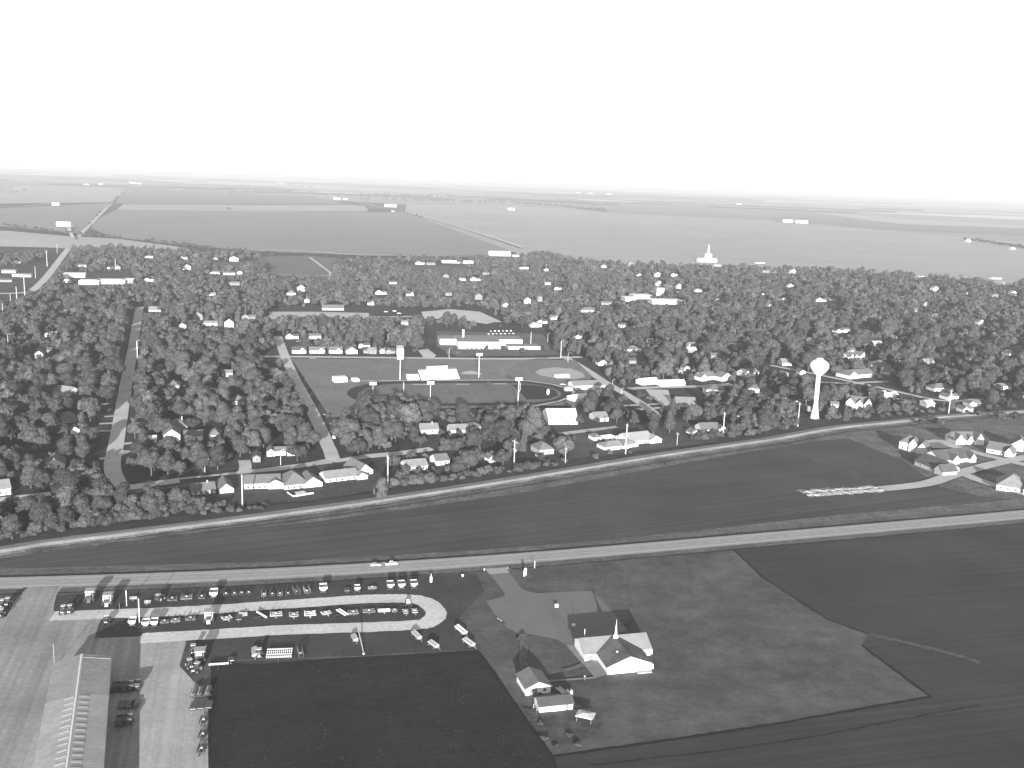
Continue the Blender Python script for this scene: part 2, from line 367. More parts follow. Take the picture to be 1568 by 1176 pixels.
sheet('parking_lot', [(640, 537), (655, 535), (668, 545), (662, 551), (648, 548)], PALE)
sheet('driveway', [(330, 842-110), (345, 730), (352, 738), (338, 740)], STL)
sheet('driveway', [(74, 738), (92, 736), (98, 748), (92, 757), (80, 757)], STL)
sheet('driveway', [(214, 428), (228, 428), (228, 444), (212, 445)], PALE)
# far farm roads
for pts, wd in (([(503, 303), (540, 309), (585, 320), (640, 331), (720, 355), (800, 382)], 9), ([(478, 284), (495, 294), (520, 306)], 12), ([(0, 349), (60, 350), (120, 360)], 6), ([(400, 386), (480, 389), (560, 394), (760, 397)], 8), ([(0, 318.5), (45, 317), (80, 313)], 10), ([(112, 368), (106, 352), (113, 348)], 8)):
    ribbon('farm_road', world_path(pts), wd, sheetmat(235, 2600, .05, .1, None, None, 'gravel'), zf+.3)
# subdivision at the right edge
road('street', [(1400, 684), (1440, 682), (1465, 686), (1500, 696), (1524, 702), (1570, 713), (1650, 730)], 8, STL, False)
road('street', [(1350, 750), (1417, 742), (1461, 728), (1520, 712), (1568, 702), (1650, 690)], 9, STL, False)
road('street', [(1475, 727), (1500, 737), (1545, 751), (1600, 765)], 8, STL, False)
sheet('driveway', [(1412, 677), (1430, 674), (1452, 676), (1466, 685), (1440, 688), (1416, 686)], STL)
sheet('driveway', [(1432, 722), (1442, 719), (1456, 728), (1446, 732)], PALE)
ribbon('dirt_bank', dense(world_path([(1228, 756), (1262, 753), (1300, 751), (1346, 748)]), 2.2), 6, mat('white_rubble', .3, .7, 1.2, .95, 0, .1, ((.15, .25),), None, True), .1, 0, [(-6, 0), (-3.5, .8), (-1, .2), (1, .9), (3, .3), (6, 0)], None, 1.6)
# sports ground
TC = (G(560, 604)+G(850, 601))/2; TA = R(11.5)
def oval(r, half, n=24, z=0):
    out = []
    for i in range(n+1):
        a = -math.pi/2+math.pi*i/n; out.append((half+r*math.cos(a), r*math.sin(a)))
    for i in range(n+1):
        a = math.pi/2+math.pi*i/n; out.append((-half+r*math.cos(a), r*math.sin(a)))
    c, s = math.cos(TA), math.sin(TA)
    return [(TC.x+x*c-y*s, TC.y+x*s+y*c) for x, y in out]
sheet('sports_lawn', [(446, 550), (880, 552), (905, 575), (905, 615), (880, 622), (640, 628), (600, 630), (530, 640), (505, 640)], sheetmat(152, 800, .12, .2, ((.03, .12),), None, 'lawn'))
sheet('running_track', oval(46.5, 43), sheetmat(96, 780, .08, .3, ((.05, .08),), None, 'track'), None, True)
sheet('football_pitch', oval(37, 42), sheetmat(142, 780, .1, .2, ((.03, .10),), (TA+math.pi/2, 5, .06), 'pitch'), None, True)
def oloc(x, y, z=0): return Vector((TC.x+x*math.cos(TA)-y*math.sin(TA), TC.y+x*math.sin(TA)+y*math.cos(TA), z))
sheet('track_apron', [tuple(oloc(x, y)[:2]) for x, y in [(46, -27), (46, 30), (58, 30), (70, 22), (77, 5), (74, -14), (64, -26)]], sheetmat(92, 780, .06, .3, None, None, 'track'), None, True)
ribbon('footpath', [oloc(-98, 49.5), oloc(40, 49.5), oloc(62, 46), oloc(80, 30), oloc(92, 5), oloc(86, -15), oloc(70, -34), oloc(46, -50)], 2.6, STL)
sheet('infield_dirt', [(819, 571), (828, 566), (850, 563.5), (875, 565.5), (892, 572), (896, 578), (880, 582), (850, 580), (828, 576)], sheetmat(205, 860, .06, .3, None, None, 'sand'))
sheet('sand_patch', [(704, 574), (712, 570), (722, 569), (733, 571), (739, 574.5)], PALE)
ribbon('footpath', world_path([(787, 577), (772, 575), (768, 568), (778, 560), (800, 553), (840, 549)]), 4, sheetmat(160, 850, .1, .3, None, None, 'sand'))
for x_ in (-30, 5, 36): ribbon('pitch_marking', [oloc(x_-6, 33), oloc(x_+6, 33)], 1.6, PAINT)
sheet('cemetery_lawn', [(395, 393), (470, 392), (515, 395), (508, 427), (420, 430), (400, 415)], sheetmat(152, 1900, .1, .08, ((.02, .1),), None, 'lawn'), .3)
for p_ in ([(560, 402), (640, 405), (740, 410), (770, 420), (680, 425), (590, 415)], [(322, 402), (398, 400), (400, 412), (330, 412)]):
    sheet('lawn', p_, sheetmat(140, 2000, .1, .08, ((.02, .1),), None, 'lawn'), .3)
sheet('lawn', [(668, 508), (830, 512), (860, 545), (700, 547), (668, 532)], sheetmat(135, 950, .1, .1, ((.02, .15),), None, 'lawn'))
sheet('lawn', [(275, 736), (430, 722), (560, 704), (605, 748), (480, 768), (280, 780)], sheetmat(104, 560, .2, .3, ((.05, .2),), None, 'lawn'))
sheet('lawn', [(870, 668), (1020, 645), (1100, 655), (1100, 678), (870, 706)], sheetmat(110, 600, .2, .3, ((.05, .2),), None, 'lawn'))
# ---------------------------------------------------------------- building kit
WHITE = mat('white_siding', .78, .05, 2.0, .7, stripes=('Z', .25, .05)); CREAM = mat('pale_siding', .6, .06, 2.0, .75, stripes=('Z', .25, .05)); GREYW = mat('grey_siding', .36, .08, 2, .8, stripes=('Z', .25, .05))
DULL = mat('dull_siding', .2, .08, 2, .8, stripes=('Z', .25, .05))
BRICK = mat('dark_brick', .24, .15, 3, .9)
RD = mat('dark_shingle', .085, .14, 1.5, .9, big=((.3, .15),)); RM = mat('grey_shingle', .15, .12, 1.5, .9, big=((.3, .12),)); RL = mat('pale_shingle', .23, .12, 1.5, .9, big=((.3, .12),)); RW = mat('white_metal_roof', .78, .04, 2, .45, stripes=('X', 1.0, .05))
GLASS = mat('window_glass', .045, .1, 2, .12, spec=.6); DOOR = mat('painted_door', .2, .1, 2, .6); TRIM = mat('white_trim', .8, .04, 2, .6)
CHB = mat('chimney_brick', .3, .15, 4, .9)
FLATR = mat('flat_roof', .21, .12, .8, .9, big=((.1, .15),))
HOUSES = []      # footprint for the planting: x, y, radius
CLEAR = []       # x0, y0, x1, y1 of what the photograph shows and its distance
def block(wb, rb, x0, x1, y0, y1, h, rise, ridge, o=.4, t=.22):
    w_, d_ = x1-x0, y1-y0; cx, cy = (x0+x1)/2, (y0+y1)/2
    if ridge == 'f':
        wb.box(x0, x1, y0, y1, 0, h); rb.box(x0-.15, x1+.15, y0-.15, y1+.15, h, h+.3); return
    if ridge in 'xy':
        half = (d_ if ridge == 'x' else w_)/2; c = cy if ridge == 'x' else cx; s = rise/half; e = half+o
        wall = [(c-half, 0), (c+half, 0), (c+half, h), (c, h+rise-.03), (c-half, h)]
        roof = [(c-e, h-o*s), (c, h+rise), (c+e, h-o*s), (c+e, h-o*s+t), (c, h+rise+t), (c-e, h-o*s+t)]
        if ridge == 'x': wb.prism(wall, x0, x1, 'x'); rb.prism(roof, x0-o, x1+o, 'x')
        else: wb.prism(wall, y0, y1, 'y'); rb.prism(roof, y0-o, y1+o, 'y')
    else:                                       # hip
        wb.box(x0, x1, y0, y1, 0, h)
        rb.box(x0-o, x1+o, y0-o, y1+o, h, h+.15)
        k = min(w_, d_)/2
        if w_ >= d_: rb.frus((x0-o, x1+o, y0-o, y1+o, h+.15), (x0+k, x1-k, cy-.05, cy+.05, h+rise))
        else: rb.frus((x0-o, x1+o, y0-o, y1+o, h+.15), (cx-.05, cx+.05, y0+k, y1-k, h+rise))
def win_mesh(w_, h_): return cached(('win', w_, h_), lambda: MB().box(-w_/2, w_/2, -.05, .03, 0, h_).mesh('window', GLASS))
def frame_mesh(w_, h_): return cached(('winf', w_, h_), lambda: MB().box(-w_/2-.12, w_/2+.12, -.03, .03, -.12, 0).box(-w_/2-.12, w_/2+.12, -.03, .03, h_, h_+.12).box(-w_/2-.12, -w_/2, -.03, .03, 0, h_).box(w_/2, w_/2+.12, -.03, .03, 0, h_).mesh('window_frame', TRIM))
def door_mesh(w_, h_): return cached(('door', w_, h_), lambda: MB().box(-w_/2, w_/2, -.07, .03, .05, h_).box(-w_/2-.1, w_/2+.1, -.04, .03, h_, h_+.1).mesh('door', DOOR))
def house(name, label, cat, loc, rz, blocks, wm, rm, wins=(), doors=(), chim=(), group=None, side=()):
    "blocks (x0,x1,y0,y1,h,rise,ridge), y = 0 is the front; wins (x,y,z,w,h); doors (x,y,w,h)"
    t = thing(name, label, cat, loc, rz, group)
    wb, rb = MB(), MB()
    for b in blocks: block(wb, rb, *b)
    wb.build('wall', wm, t); ro = rb.build('roof', rm, t)
    for (x, y, z, w_, h_) in wins:
        q = link('window', frame_mesh(w_, h_), t, (x, y-.02, z)); link('pane', win_mesh(w_, h_), q, (0, 0.01, 0))
    for (x, y, w_, h_) in doors: link('door', door_mesh(w_, h_), t, (x, y-.02, 0))
    for (x, y, z) in chim:
        MB().box(x-.45, x+.45, y-.45, y+.45, z-1.6, z+1.0).box(x-.3, x+.3, y-.3, y+.3, z+1.0, z+1.25).build('chimney', CHB, ro)
    xa = min(b[0] for b in blocks); xb = max(b[1] for b in blocks); yb = max(b[3] for b in blocks); ya = min(b[2] for b in blocks)
    M = Matrix.Translation(loc) @ Matrix.Rotation(rz, 4, 'Z')
    c = M @ Vector(((xa+xb)/2, (ya+yb)/2, 0)); HOUSES.append((c.x, c.y, max(xb-xa, yb-ya)/2+1.5))
    zt = max(b[4]+b[5] for b in blocks)
    pts = [P(*(M @ Vector((x, y, z)))) for x in (xa, xb) for y in (ya, yb) for z in (.6, zt)]
    CLEAR.append((min(p[0] for p in pts), min(p[1] for p in pts), max(p[0] for p in pts), max(p[1] for p in pts), Vector(loc).y))
    return t
def front(pl, pr):
    "two base corners of the photograph -> place of the front's middle, heading, width"
    a, b = G(*pl), G(*pr); d = b-a
    return (a+b)/2, math.atan2(d.y, d.x), d.length
def row(x0, x1, n, y, z, w_, h_): return [(x0+(x1-x0)*(i+.5)/n, y, z, w_, h_) for i in range(n)]
# ---------------------------------------------------------------- church and its outbuildings
fl, fr = G(929.7, 1033.4), G(997, 1027); d = fr-fl; CH = math.atan2(d.y, d.x); W_ = d.length
ux = Vector((math.cos(CH), math.sin(CH), 0)); uy = Vector((-math.sin(CH), math.cos(CH), 0))
def loc2(p, o): v = p-o; return v.dot(ux), v.dot(uy)
wfl = loc2(G(895.4, 1013), fl); wbl = loc2(G(877, 990), fl); wfr = loc2(G(994.4, 1002.5), fl)
y0 = wfl[1]; y1 = wbl[1]; x0 = wfl[0]; x1 = wfr[0]
church = thing('church', 'white church with grey gabled roofs and a thin white spire in its own lawn', 'church', fl, CH)
wb, rb, rb2 = MB(), MB(), MB()
block(wb, rb, x0, x1, y0, y1, 2.9, 3.0, 'x', .5, .25)
block(wb, rb2, 0, W_, 0, y0+(y1-y0)/2+.5, 3.0, 3.2, 'y', .5, .25)
wb.build('wall', WHITE, church); rb.build('wing_roof', RL, church); nave = rb2.build('nave_roof', mat('ribbed_dark_shingle', .105, .2, .5, .9, big=((.15, .35),), stripes=('Y', .6, .06)), church)
sx, sy = W_/2, y0+(y1-y0)/2-2.2
MB().lathe([(.95, 5.6), (.95, 7.0), (.7, 7.3), (.5, 7.3), (.4, 8.2), (.07, 12.0), (.03, 13.3)], 16, Matrix.Translation((sx, sy, 0))).build('spire', TRIM, church, True)
MB().tube((x0+3, y1-2, 4.0), (x0+3, y1-2, 7.5), .1).build('vent_pipe', TRIM, church); MB().box(W_*.33-.3, W_*.33+.3, 5.2, 5.8, 5.0, 5.7).build('roof_vent', TRIM, church)
link('door', door_mesh(1.8, 2.2), church, (x0+2.2, y0-.02, 0))
MB().box(W_*.66, W_*.98, -1.6, -.05, 0, .45).build('front_step', CONC, church)
for xx in (W_+.9, ): MB().box(W_+.1, W_+1.2, 1.0, 2.6, 0, 1.7).build('air_conditioner', TRIM, church)
MB().box(x1+.1, x1+1.2, y0+.8, y0+2.4, 0, 1.7).build('air_conditioner', TRIM, church)
BUSHM = mat('shrub_leaf', .055, .3, 2.5, .9)
p, rz, w_ = front((805, 1065.7), (843, 1061)); dp = (G(793.6, 1043)-G(805, 1065.7)).length
house('garage', 'white gabled garage with grey roof, behind the long shed by the church', 'garage', p, rz, [(-w_/2, w_/2, 0, dp, 2.6, 1.9, 'y')], WHITE, RM, [(w_*.25, -.0, 1.0, 1.0, .9)], [(-w_*.2, 0, 2.6, 2.2)])
p, rz, w_ = front((826, 1093), (877, 1087.4))
house('storage_shed', 'long white shed with dark roof, nearest the bottom of the church plot', 'shed', p, rz, [(-w_/2, w_/2, 0, 6.2, 2.5, 1.3, 'x')], WHITE, RD, [], [(w_*.32, 0, 1.0, 2.0)])
t = thing('picnic_shelter', 'low pale square shelter roof on posts right of the long white shed', 'shelter', G(896, 1104), R(-20))
MB().frus((-2.8, 2.8, -2.2, 2.2, 2.1), (-2.7, 2.7, -2.1, 2.1, 2.3)).frus((-2.8, 2.8, -2.2, 2.2, 2.3), (-.6, .6, -.1, .1, 2.75)).build('roof', mat('pale_sheet', .5, .1, 1, .7), t)
for a in (-2.3, 2.3):
    for b in (-1.8, 1.8): MB().box(a-.08, a+.08, b-.08, b+.08, 0, 2.1).build('post', DOOR, t)
STEEL = mat('galvanised', .38, .12, 3, .5, .4); DARKM = mat('dark_machine_paint', .07, .25, 1.5, .5, rnd=.3); MIDM = mat('worn_machine_paint', .17, .25, 1.5, .5, rnd=.35); LITM = mat('pale_machine_paint', .42, .2, 1.5, .5, rnd=.2); WHM = mat('white_machine_paint', .8, .05, 1.5, .45); TYRE = mat('tyre_rubber', .03, .2, 4, .9); RIM = mat('wheel_rim', .5, .1, 4, .5)
t = thing('metal_frame_trailer', 'small pale trailer leaning between the garage and the long shed', 'trailer', G(859, 1061), R(120))
MB().box(-2.2, 2.2, -.8, .8, .7, .9).box(-2.2, 2.2, -.85, -.75, .9, 1.3).box(-2.2, 2.2, .75, .85, .9, 1.3).build('bed', LITM, t)
MB().tube((2.2, 0, .8), (3.4, 0, .6), .06).build('tongue', STEEL, t)
for a in (-.95, .95): MB().tube((-.2, a-.1, .35), (-.2, a+.1, .35), .35, n=12).build('wheel', TYRE, t)
t = thing('air_conditioner', 'white boxy air conditioner behind the right end of the long shed', 'air conditioner', G(872, 1062), CH); MB().box(-.9, .9, -.7, .7, 0, 1.2).build('cabinet', WHM, t); MB().lathe([(.5, 1.2), (.5, 1.28)], 16).build('fan_grille', DARKM, t)
t = thing('junk_pile', 'jumble of ladders and boards at the left end of the long shed', 'junk', G(820.5, 1090), CH)
for i in range(7): MB().tube((random.uniform(-.8, .8), random.uniform(-2, 3), 0), (random.uniform(-.6, .9), random.uniform(-1, 4), random.uniform(1.4, 2.6)), .09).build('board', LITM if i % 2 else MIDM, t)
# signs and small things by the church
t = thing('church_sign', 'tall white rounded sign board beside the church drive and highway', 'sign', G(804, 882), R(60))
MB().prism([(-1.0, .6), (1.0, .6), (1.0, 3.0), (.6, 3.5), (0, 3.7), (-.6, 3.5), (-1.0, 3.0)], -.18, .18, 'y').build('board', WHM, t); MB().box(-1.1, 1.1, -.3, .3, 0, .6).build('base', CONC, t)
def post(name, label, cat, base, h, r=.12, cap=None, m=None):
    t = thing(name, label, cat, G(*base)); MB().tube((0, 0, 0), (0, 0, h), r).build('post', m or TRIM, t)
    if cap: MB().box(*cap).build('panel', m or WHM, t)
    return t
post('marker_post', 'slim white post on the verge right of the white sign board', 'post', (818.5, 870), 3.2, .16)
post('marker_post', 'tiny white post at the left corner of the pale drive apron', 'post', (741.5, 874), 1.2, .2)
post('marker_post', 'short pale post at the right corner of the pale drive apron', 'post', (777.5, 871), 1.0, .25)
post('yard_sign', 'small white sign standing alone on the lawn verge left of the church drive', 'sign', (708.4, 884), 1.2, .08, (-.45, .45, -.05, .05, .5, 1.3))
post('flag_sign', 'tall narrow white sign pole at the right end of the machinery lot', 'sign', (660, 892), 3.9, .12, (-.45, .45, -.12, .12, .2, 2.6))
t = thing('parking_box', 'small white cabinet standing alone in the church car park', 'cabinet', G(852, 930), CH); MB().box(-.65, .65, -.5, .5, 0, 1.2).build('cabinet', WHM, t); MB().box(-.75, .75, -.6, .6, 1.2, 1.3).build('lid', TRIM, t)
t = thing('parking_box', 'pale grey cabinet in the car park just behind the church wing', 'cabinet', G(878, 960), CH); MB().box(-.6, .6, -.5, .5, 0, 1.0).build('cabinet', LITM, t); MB().box(-.7, .7, -.6, .6, 1.0, 1.1).build('lid', TRIM, t)
t = thing('bench', 'low pale bench at the left edge of the church car park', 'bench', G(765, 950), R(-55)); MB().box(-1.5, 1.5, -.25, .25, .42, .5).build('seat', LITM, t)
for a in (-1.2, 1.2): MB().box(a-.08, a+.08, -.22, .22, 0, .42).build('leg', STEEL, t)
t = thing('garden_lamp', 'small white lamp post beside the front path of the church', 'lamp', G(895, 1042)); MB().tube((0, 0, 0), (0, 0, 1.3), .06).build('post', STEEL, t); MB().lathe([(.1, 1.3), (.28, 1.45), (.2, 1.75), (.05, 1.8)], 10).build('lamp_head', WHM, t)
# ---------------------------------------------------------------- big shed at lower left
EV, RG = 5.8, 7.7
rb0 = G(126, 1002, RG); rb1 = G(103, 1176, RG); ax = (rb1-rb0); ax.z = 0; L_ = ax.length+26; ax.normalize()
az = math.atan2(ax.y, ax.x)+math.pi/2           # local -y runs along the ridge towards the camera
nx_ = Vector((math.cos(az), math.sin(az), 0))
hw_ = max(7.5, min(11.5, (G(171, 1012, EV)-G(81.7, 1015, EV)).dot(nx_)/2))
barn = thing('machine_shed', 'long metal machine shed with two-tone roof at the lower left corner', 'shed', (rb0.x, rb0.y, 0), az)
MB().prism([(-hw_+.4, 0), (hw_-.4, 0), (hw_-.4, EV), (0, RG-.06), (-hw_+.4, EV)], -L_, -.4, 'y').build('wall', mat('shed_wall', .34, .08, 1, .6, stripes=('Y', .6, .12)), barn)
def chev(y_a, y_b, t_=.2, lift=0, gap=0.0):
    return MB().prism([(-hw_, EV-.15+lift), (0, RG+lift), (hw_, EV-.15+lift), (hw_, EV+t_+lift-.15), (0, RG+t_+lift), (-hw_, EV+t_-.15+lift)], y_a, y_b, 'y')
OLDR = mat('old_tin_roof', .26, .12, .6, .6, 0, big=((.12, .15),), stripes=('Y', .9, .05)); NEWR = mat('new_tin_roof', .33, .10, .5, .6, 0, big=((.1, .14),), stripes=('Y', 1.3, .10))
ysp = -(G(120, 1062, RG)-rb0).length*1.0
roof_o = chev(ysp, 0).build('roof', OLDR, barn); roof_n = chev(-L_, ysp-.02, .24).build('roof', NEWR, barn)
roof_n['label'] = 'paler ribbed near part of the roof'; roof_o['label'] = 'darker old part of the roof at the far end'
MB().prism([(-.5, RG+.12), (0, RG+.32), (.5, RG+.12), (0, RG+.40)], -L_, 0, 'y').build('ridge_cap', mat('ridge_tin', .5, .05, 1, .5, 0), barn)
sl = (RG-EV)/hw_
def slope_strip(u0, u1, y_a, y_b, m, z=.30):
    b = MB()
    for s_ in (1,):
        pr = [(u0, RG-abs(u0)*sl+z), (u1, RG-abs(u1)*sl+z), (u1, RG-abs(u1)*sl+z+.05), (u0, RG-abs(u0)*sl+z+.05)]
        b.prism(pr, y_a, y_b, 'y')
    return b.build('skylight', m, barn)
SKYL = mat('skylight_sheet', .42, .08, 1, .4, spec=.5)
k = 0; yy = ysp-1.5
while yy > -L_+3:
    for s_ in (-1, 1): slope_strip(s_*.7, s_*3.4, yy-1.0, yy, SKYL)
    yy -= 3.3
for s_ in (1,): slope_strip(.2, hw_-.4, -2.6, -2.2, mat('flashing', .5, .05, 1, .5), .24)
HOUSES.append((rb0.x, rb0.y, 30))
# ---------------------------------------------------------------- vehicles and farm machines
def wheel(b, x, y, r, w_): b.tube((x-w_/2, y, r), (x+w_/2, y, r), r, n=14)
def wheels(t, spec):
    for (x, y, r, w_) in spec:
        me = cached(('wh', r, w_), lambda: MB().tube((-w_/2, 0, 0), (w_/2, 0, 0), r, n=16).mesh('wheel', TYRE))
        q = link('wheel', me, t, (x, y, r))
        mr = cached(('ri', r, w_), lambda: MB().tube((-w_/2-.03, 0, 0), (w_/2+.03, 0, 0), r*.55, n=12).mesh('rim', RIM)); link('rim', mr, q)
def make_car(label, loc, rz, m, kind='car', group=None):
    t = thing('parked_car' if kind == 'car' else kind, label, 'car' if kind != 'pickup_truck' else 'pickup', loc, rz, group)
    L = 4.7
    if kind == 'pickup_truck':
        MB().prism([(-2.6, .45), (2.6, .45), (2.6, .95), (1.3, 1.05), (-2.6, 1.1)], -.95, .95, 'y').build('body', m, t)
        MB().prism([(1.2, 1.0), (.7, 1.75), (-.6, 1.8), (-.8, 1.05)], -.82, .82, 'y').build('cab', m, t); MB().prism([(1.13, 1.08), (.68, 1.66), (-.5, 1.68), (-.6, 1.15)], -.85, .85, 'y').build('window', GLASS, t)
        MB().box(-2.5, -.9, -.8, .8, 1.08, 1.14).build('truck_bed', DARKM, t)
    else:
        MB().prism([(-2.3, .4), (2.3, .4), (2.35, .75), (1.2, .98), (-1.9, 1.02), (-2.35, .8)], -.9, .9, 'y').build('body', m, t)
        MB().prism([(1.0, .95), (.35, 1.45), (-1.2, 1.48), (-1.85, 1.0)], -.76, .76, 'y').build('cabin', m, t); MB().prism([(.9, 1.0), (.33, 1.39), (-1.15, 1.41), (-1.65, 1.04)], -.79, .79, 'y').build('window', GLASS, t)
    for x in (-1.45, 1.45):
        for y in (-.85, .85):
            me = cached('carwheel', lambda: MB().tube((0, -.11, 0), (0, .11, 0), .34, n=14).mesh('wheel', TYRE)); q = link('wheel', me, t, (x, y, .34)); link('rim', cached('carrim', lambda: MB().tube((0, -.13, 0), (0, .13, 0), .19, n=10).mesh('rim', RIM)), q)
    for y in (-.62, .62):
        link('headlight', cached('hl', lambda: MB().box(-.06, .06, -.16, .16, 0, .16).mesh('headlight', WHM)), t, (2.32 if kind == 'car' else 2.6, y, .62))
    return t
hd = R(12.2)
def hwp(px, off):
    a = min(range(len(hw)), key=lambda i: abs(P(*hw[i])[0]-px)); d = hw[a+1]-hw[a-1]; d.normalize(); return hw[a]+Vector((-d.y, d.x, 0))*off+Vector((0, 0, .25)), math.atan2(d.y, d.x)
p, a = hwp(574, 1.9); make_car('grey saloon car driving on the highway, left of the pair', p, a, LITM)
p, a = hwp(594, 1.9); make_car('white pickup driving on the highway, right of the pair', p, a, WHM, 'pickup_truck')
BLACK = mat('black_machine', .04, .2, 2, .5)
def tractor(label, px, py, rz, m=None):
    t = thing('tractor', label, 'tractor', G(px, py), rz, 'farm machines in the dealer lot'); m = m or MIDM
    MB().prism([(-2.3, 1.0), (-.2, .9), (-.2, 1.75), (-2.1, 1.6), (-2.35, 1.4)], -.45, .45, 'x').build('hood', m, t)
    MB().box(-.75, .75, -.2, 1.5, .9, 1.5).build('chassis', DARKM, t)
    MB().frus((-.75, .75, -.2, 1.3, 1.5), (-.65, .65, 0, 1.2, 2.8)).build('cab', GLASS, t); MB().box(-.85, .85, -.2, 1.4, 2.8, 3.0).build('cab_roof', LITM, t)
    MB().tube((.35, -1.3, 1.6), (.35, -1.3, 2.9), .07).build('exhaust', DARKM, t)
    for a in (-.3, .3): MB().box(a-.16, a+.16, -2.42, -2.3, 1.2, 1.5).build('headlight', WHM, t)
    wheels(t, [(-1.05, .75, .95, .55), (1.05, .75, .95, .55), (-.95, -1.7, .62, .4), (.95, -1.7, .62, .4)]); return t
def combine(label, px, py, rz, m=None):
    t = thing('combine_harvester', label, 'combine', G(px, py), rz, 'farm machines in the dealer lot'); m = m or MIDM
    MB().prism([(-1.6, 1.0), (4.0, 1.0), (4.4, 1.8), (4.2, 3.2), (-1.2, 3.3), (-1.6, 2.4)], -1.5, 1.5, 'x').build('body', m, t)
    MB().frus((-1.4, 1.4, -.9, 2.6, 3.3), (-1.75, 1.75, -1.2, 2.9, 4.0)).build('grain_tank', LITM, t); MB().box(-1.55, 1.55, -1.0, 2.7, 4.0, 4.06).build('tank_cover', STEEL, t)
    MB().frus((-.9, .9, -3.1, -1.6, 1.8), (-.85, .85, -2.9, -1.6, 3.5)).build('cab', GLASS, t); MB().box(-1.0, 1.0, -3.2, -1.5, 3.5, 3.7).build('cab_roof', WHM, t)
    MB().frus((-.7, .7, -3.6, -3.3, .4), (-.7, .7, -1.8, -1.5, 1.8)).build('feeder_house', m, t)
    MB().tube((1.7, 0, 3.2), (1.9, 4.5, 3.5), .2).build('unloading_auger', LITM, t)
    for a in (-.6, 0, .6): MB().box(a-.15, a+.15, -3.3, -3.18, 3.5, 3.72).build('headlight', WHM, t)
    wheels(t, [(-1.55, -1.4, .95, .75), (1.55, -1.4, .95, .75), (-1.3, 3.0, .6, .45), (1.3, 3.0, .6, .45)]); return t
def hopper(label, px, py, rz, m=None, s=1.0):
    t = thing('hopper_wagon', label, 'wagon', G(px, py), rz, 'farm machines in the dealer lot'); m = m or LITM
    MB().frus((-.7, .7, -.8, .8, .9), (-1.45*s, 1.45*s, -2.0*s, 2.0*s, 2.3*s)).build('hopper', m, t)
    b = MB(); X, Y, Z = 1.45*s, 2.0*s, 2.3*s
    b.box(-X, X, -Y, -Y+.1, Z, Z+.7).box(-X, X, Y-.1, Y, Z, Z+.7).box(-X, -X+.1, -Y+.1, Y-.1, Z, Z+.7).box(X-.1, X, -Y+.1, Y-.1, Z, Z+.7); b.build('side_board', m, t)
    MB().box(-X+.1, X-.1, -Y+.1, Y-.1, Z+.1, Z+.25).build('grain_floor', DARKM, t)
    MB().box(-.9, .9, -2.1, 2.1, .75, .9).tube((0, -2.1, .8), (0, -3.8, .5), .09).build('frame', DARKM, t)
    MB().box(-.5, .5, -1.1, -.9, 1.0, 1.7).build('chute', STEEL, t)
    wheels(t, [(-1.0, -1.4, .5, .35), (1.0, -1.4, .5, .35), (-1.0, 1.4, .5, .35), (1.0, 1.4, .5, .35)]); return t
def harrow(label, px, py, rz, w_=4, d_=3, m=None, up=0, v=False, name='disc_harrow', teeth='disc'):
    t = thing(name, label, 'farm implement', G(px, py), rz, 'farm machines in the dealer lot'); m = m or MIDM
    x = w_/2; y = d_/2; b = MB()
    ins = x*.45 if v else 0
    for p_, q_ in (((-x, y, .8), (x, y, .8)), ((-x+ins, -y, .8), (x-ins, -y, .8)), ((-x, y, .8), (-x+ins, -y, .8)), ((x, y, .8), (x-ins, -y, .8)), ((-x*.35, y, .8), (-x*.2, -y, .8)), ((x*.35, y, .8), (x*.2, -y, .8)), ((-x, 0, .8), (x, 0, .8))): b.tube(p_, q_, .13, n=6)
    b.tube((-x*.2, -y, .8), (0, -y-1.8, .6), .1, n=6).tube((x*.2, -y, .8), (0, -y-1.8, .6), .1, n=6); b.build('frame', m, t)
    for yy in (-y*.6, y*.6):
        b = MB(); n_ = int(w_/.45)
        for i in range(n_):
            xx = -x+.2+i*(w_-.4)/max(1, n_-1)
            if teeth == 'disc': b.tube((xx-.03, yy, .32), (xx+.03, yy, .32), .32, n=10)
            else: b.tube((xx, yy, .8), (xx, yy+.3, .05), .05, n=5)
        b.tube((-x+.1, yy, .34), (x-.1, yy, .34), .05, n=6); b.build('disc_gang' if teeth == 'disc' else 'tine_bar', STEEL if teeth == 'disc' else m, t)
    if up:
        for s_ in (-1, 1):
            b = MB()
            for i in range(5): b.tube((s_*x, -y+i*d_/4, .8), (s_*x*.9, -y+i*d_/4, .8+up), .08, n=6)
            b.tube((s_*x*.9, -y, .8+up), (s_*x*.9, y, .8+up), .1, n=6); b.build('folded_wing', m, t)
    wheels(t, [(-x*.3, 0, .42, .28), (x*.3, 0, .42, .28)])
    MB().box(-.3, .3, -.3, .3, .95, 1.35).build('hydraulic_box', LITM, t); return t
def planter(label, px, py, rz, nr, nc, sp=.76, gap=1.0, m=None):
    t = thing('row_planter', label, 'planter', G(px, py), rz, 'farm machines in the dealer lot')
    W = sp*(nc-1); D_ = gap*(nr-1)
    b = MB()
    for r in range(nr): b.box(-W/2-.3, W/2+.3, r*gap-.12, r*gap+.12, .65, .85)
    for x in (-W/2, 0, W/2): b.box(x-.1, x+.1, -.3, D_+.3, .5, .65)
    b.tube((0, -.3, .6), (0, -3.2, .5), .12); b.build('toolbar', DARKM, t)
    me = cached('seedbox', lambda: MB().frus((-.14, .14, -.2, .2, .85), (-.2, .2, -.25, .25, 1.4)).mesh('seed_box', WHM))
    for r in range(nr):
        for c in range(nc): link('seed_box', me, t, (-W/2+c*sp, r*gap, 0))
    wheels(t, [(-W*.3, D_/2+.4, .45, .3), (W*.3, D_/2+.4, .45, .3)]); return t
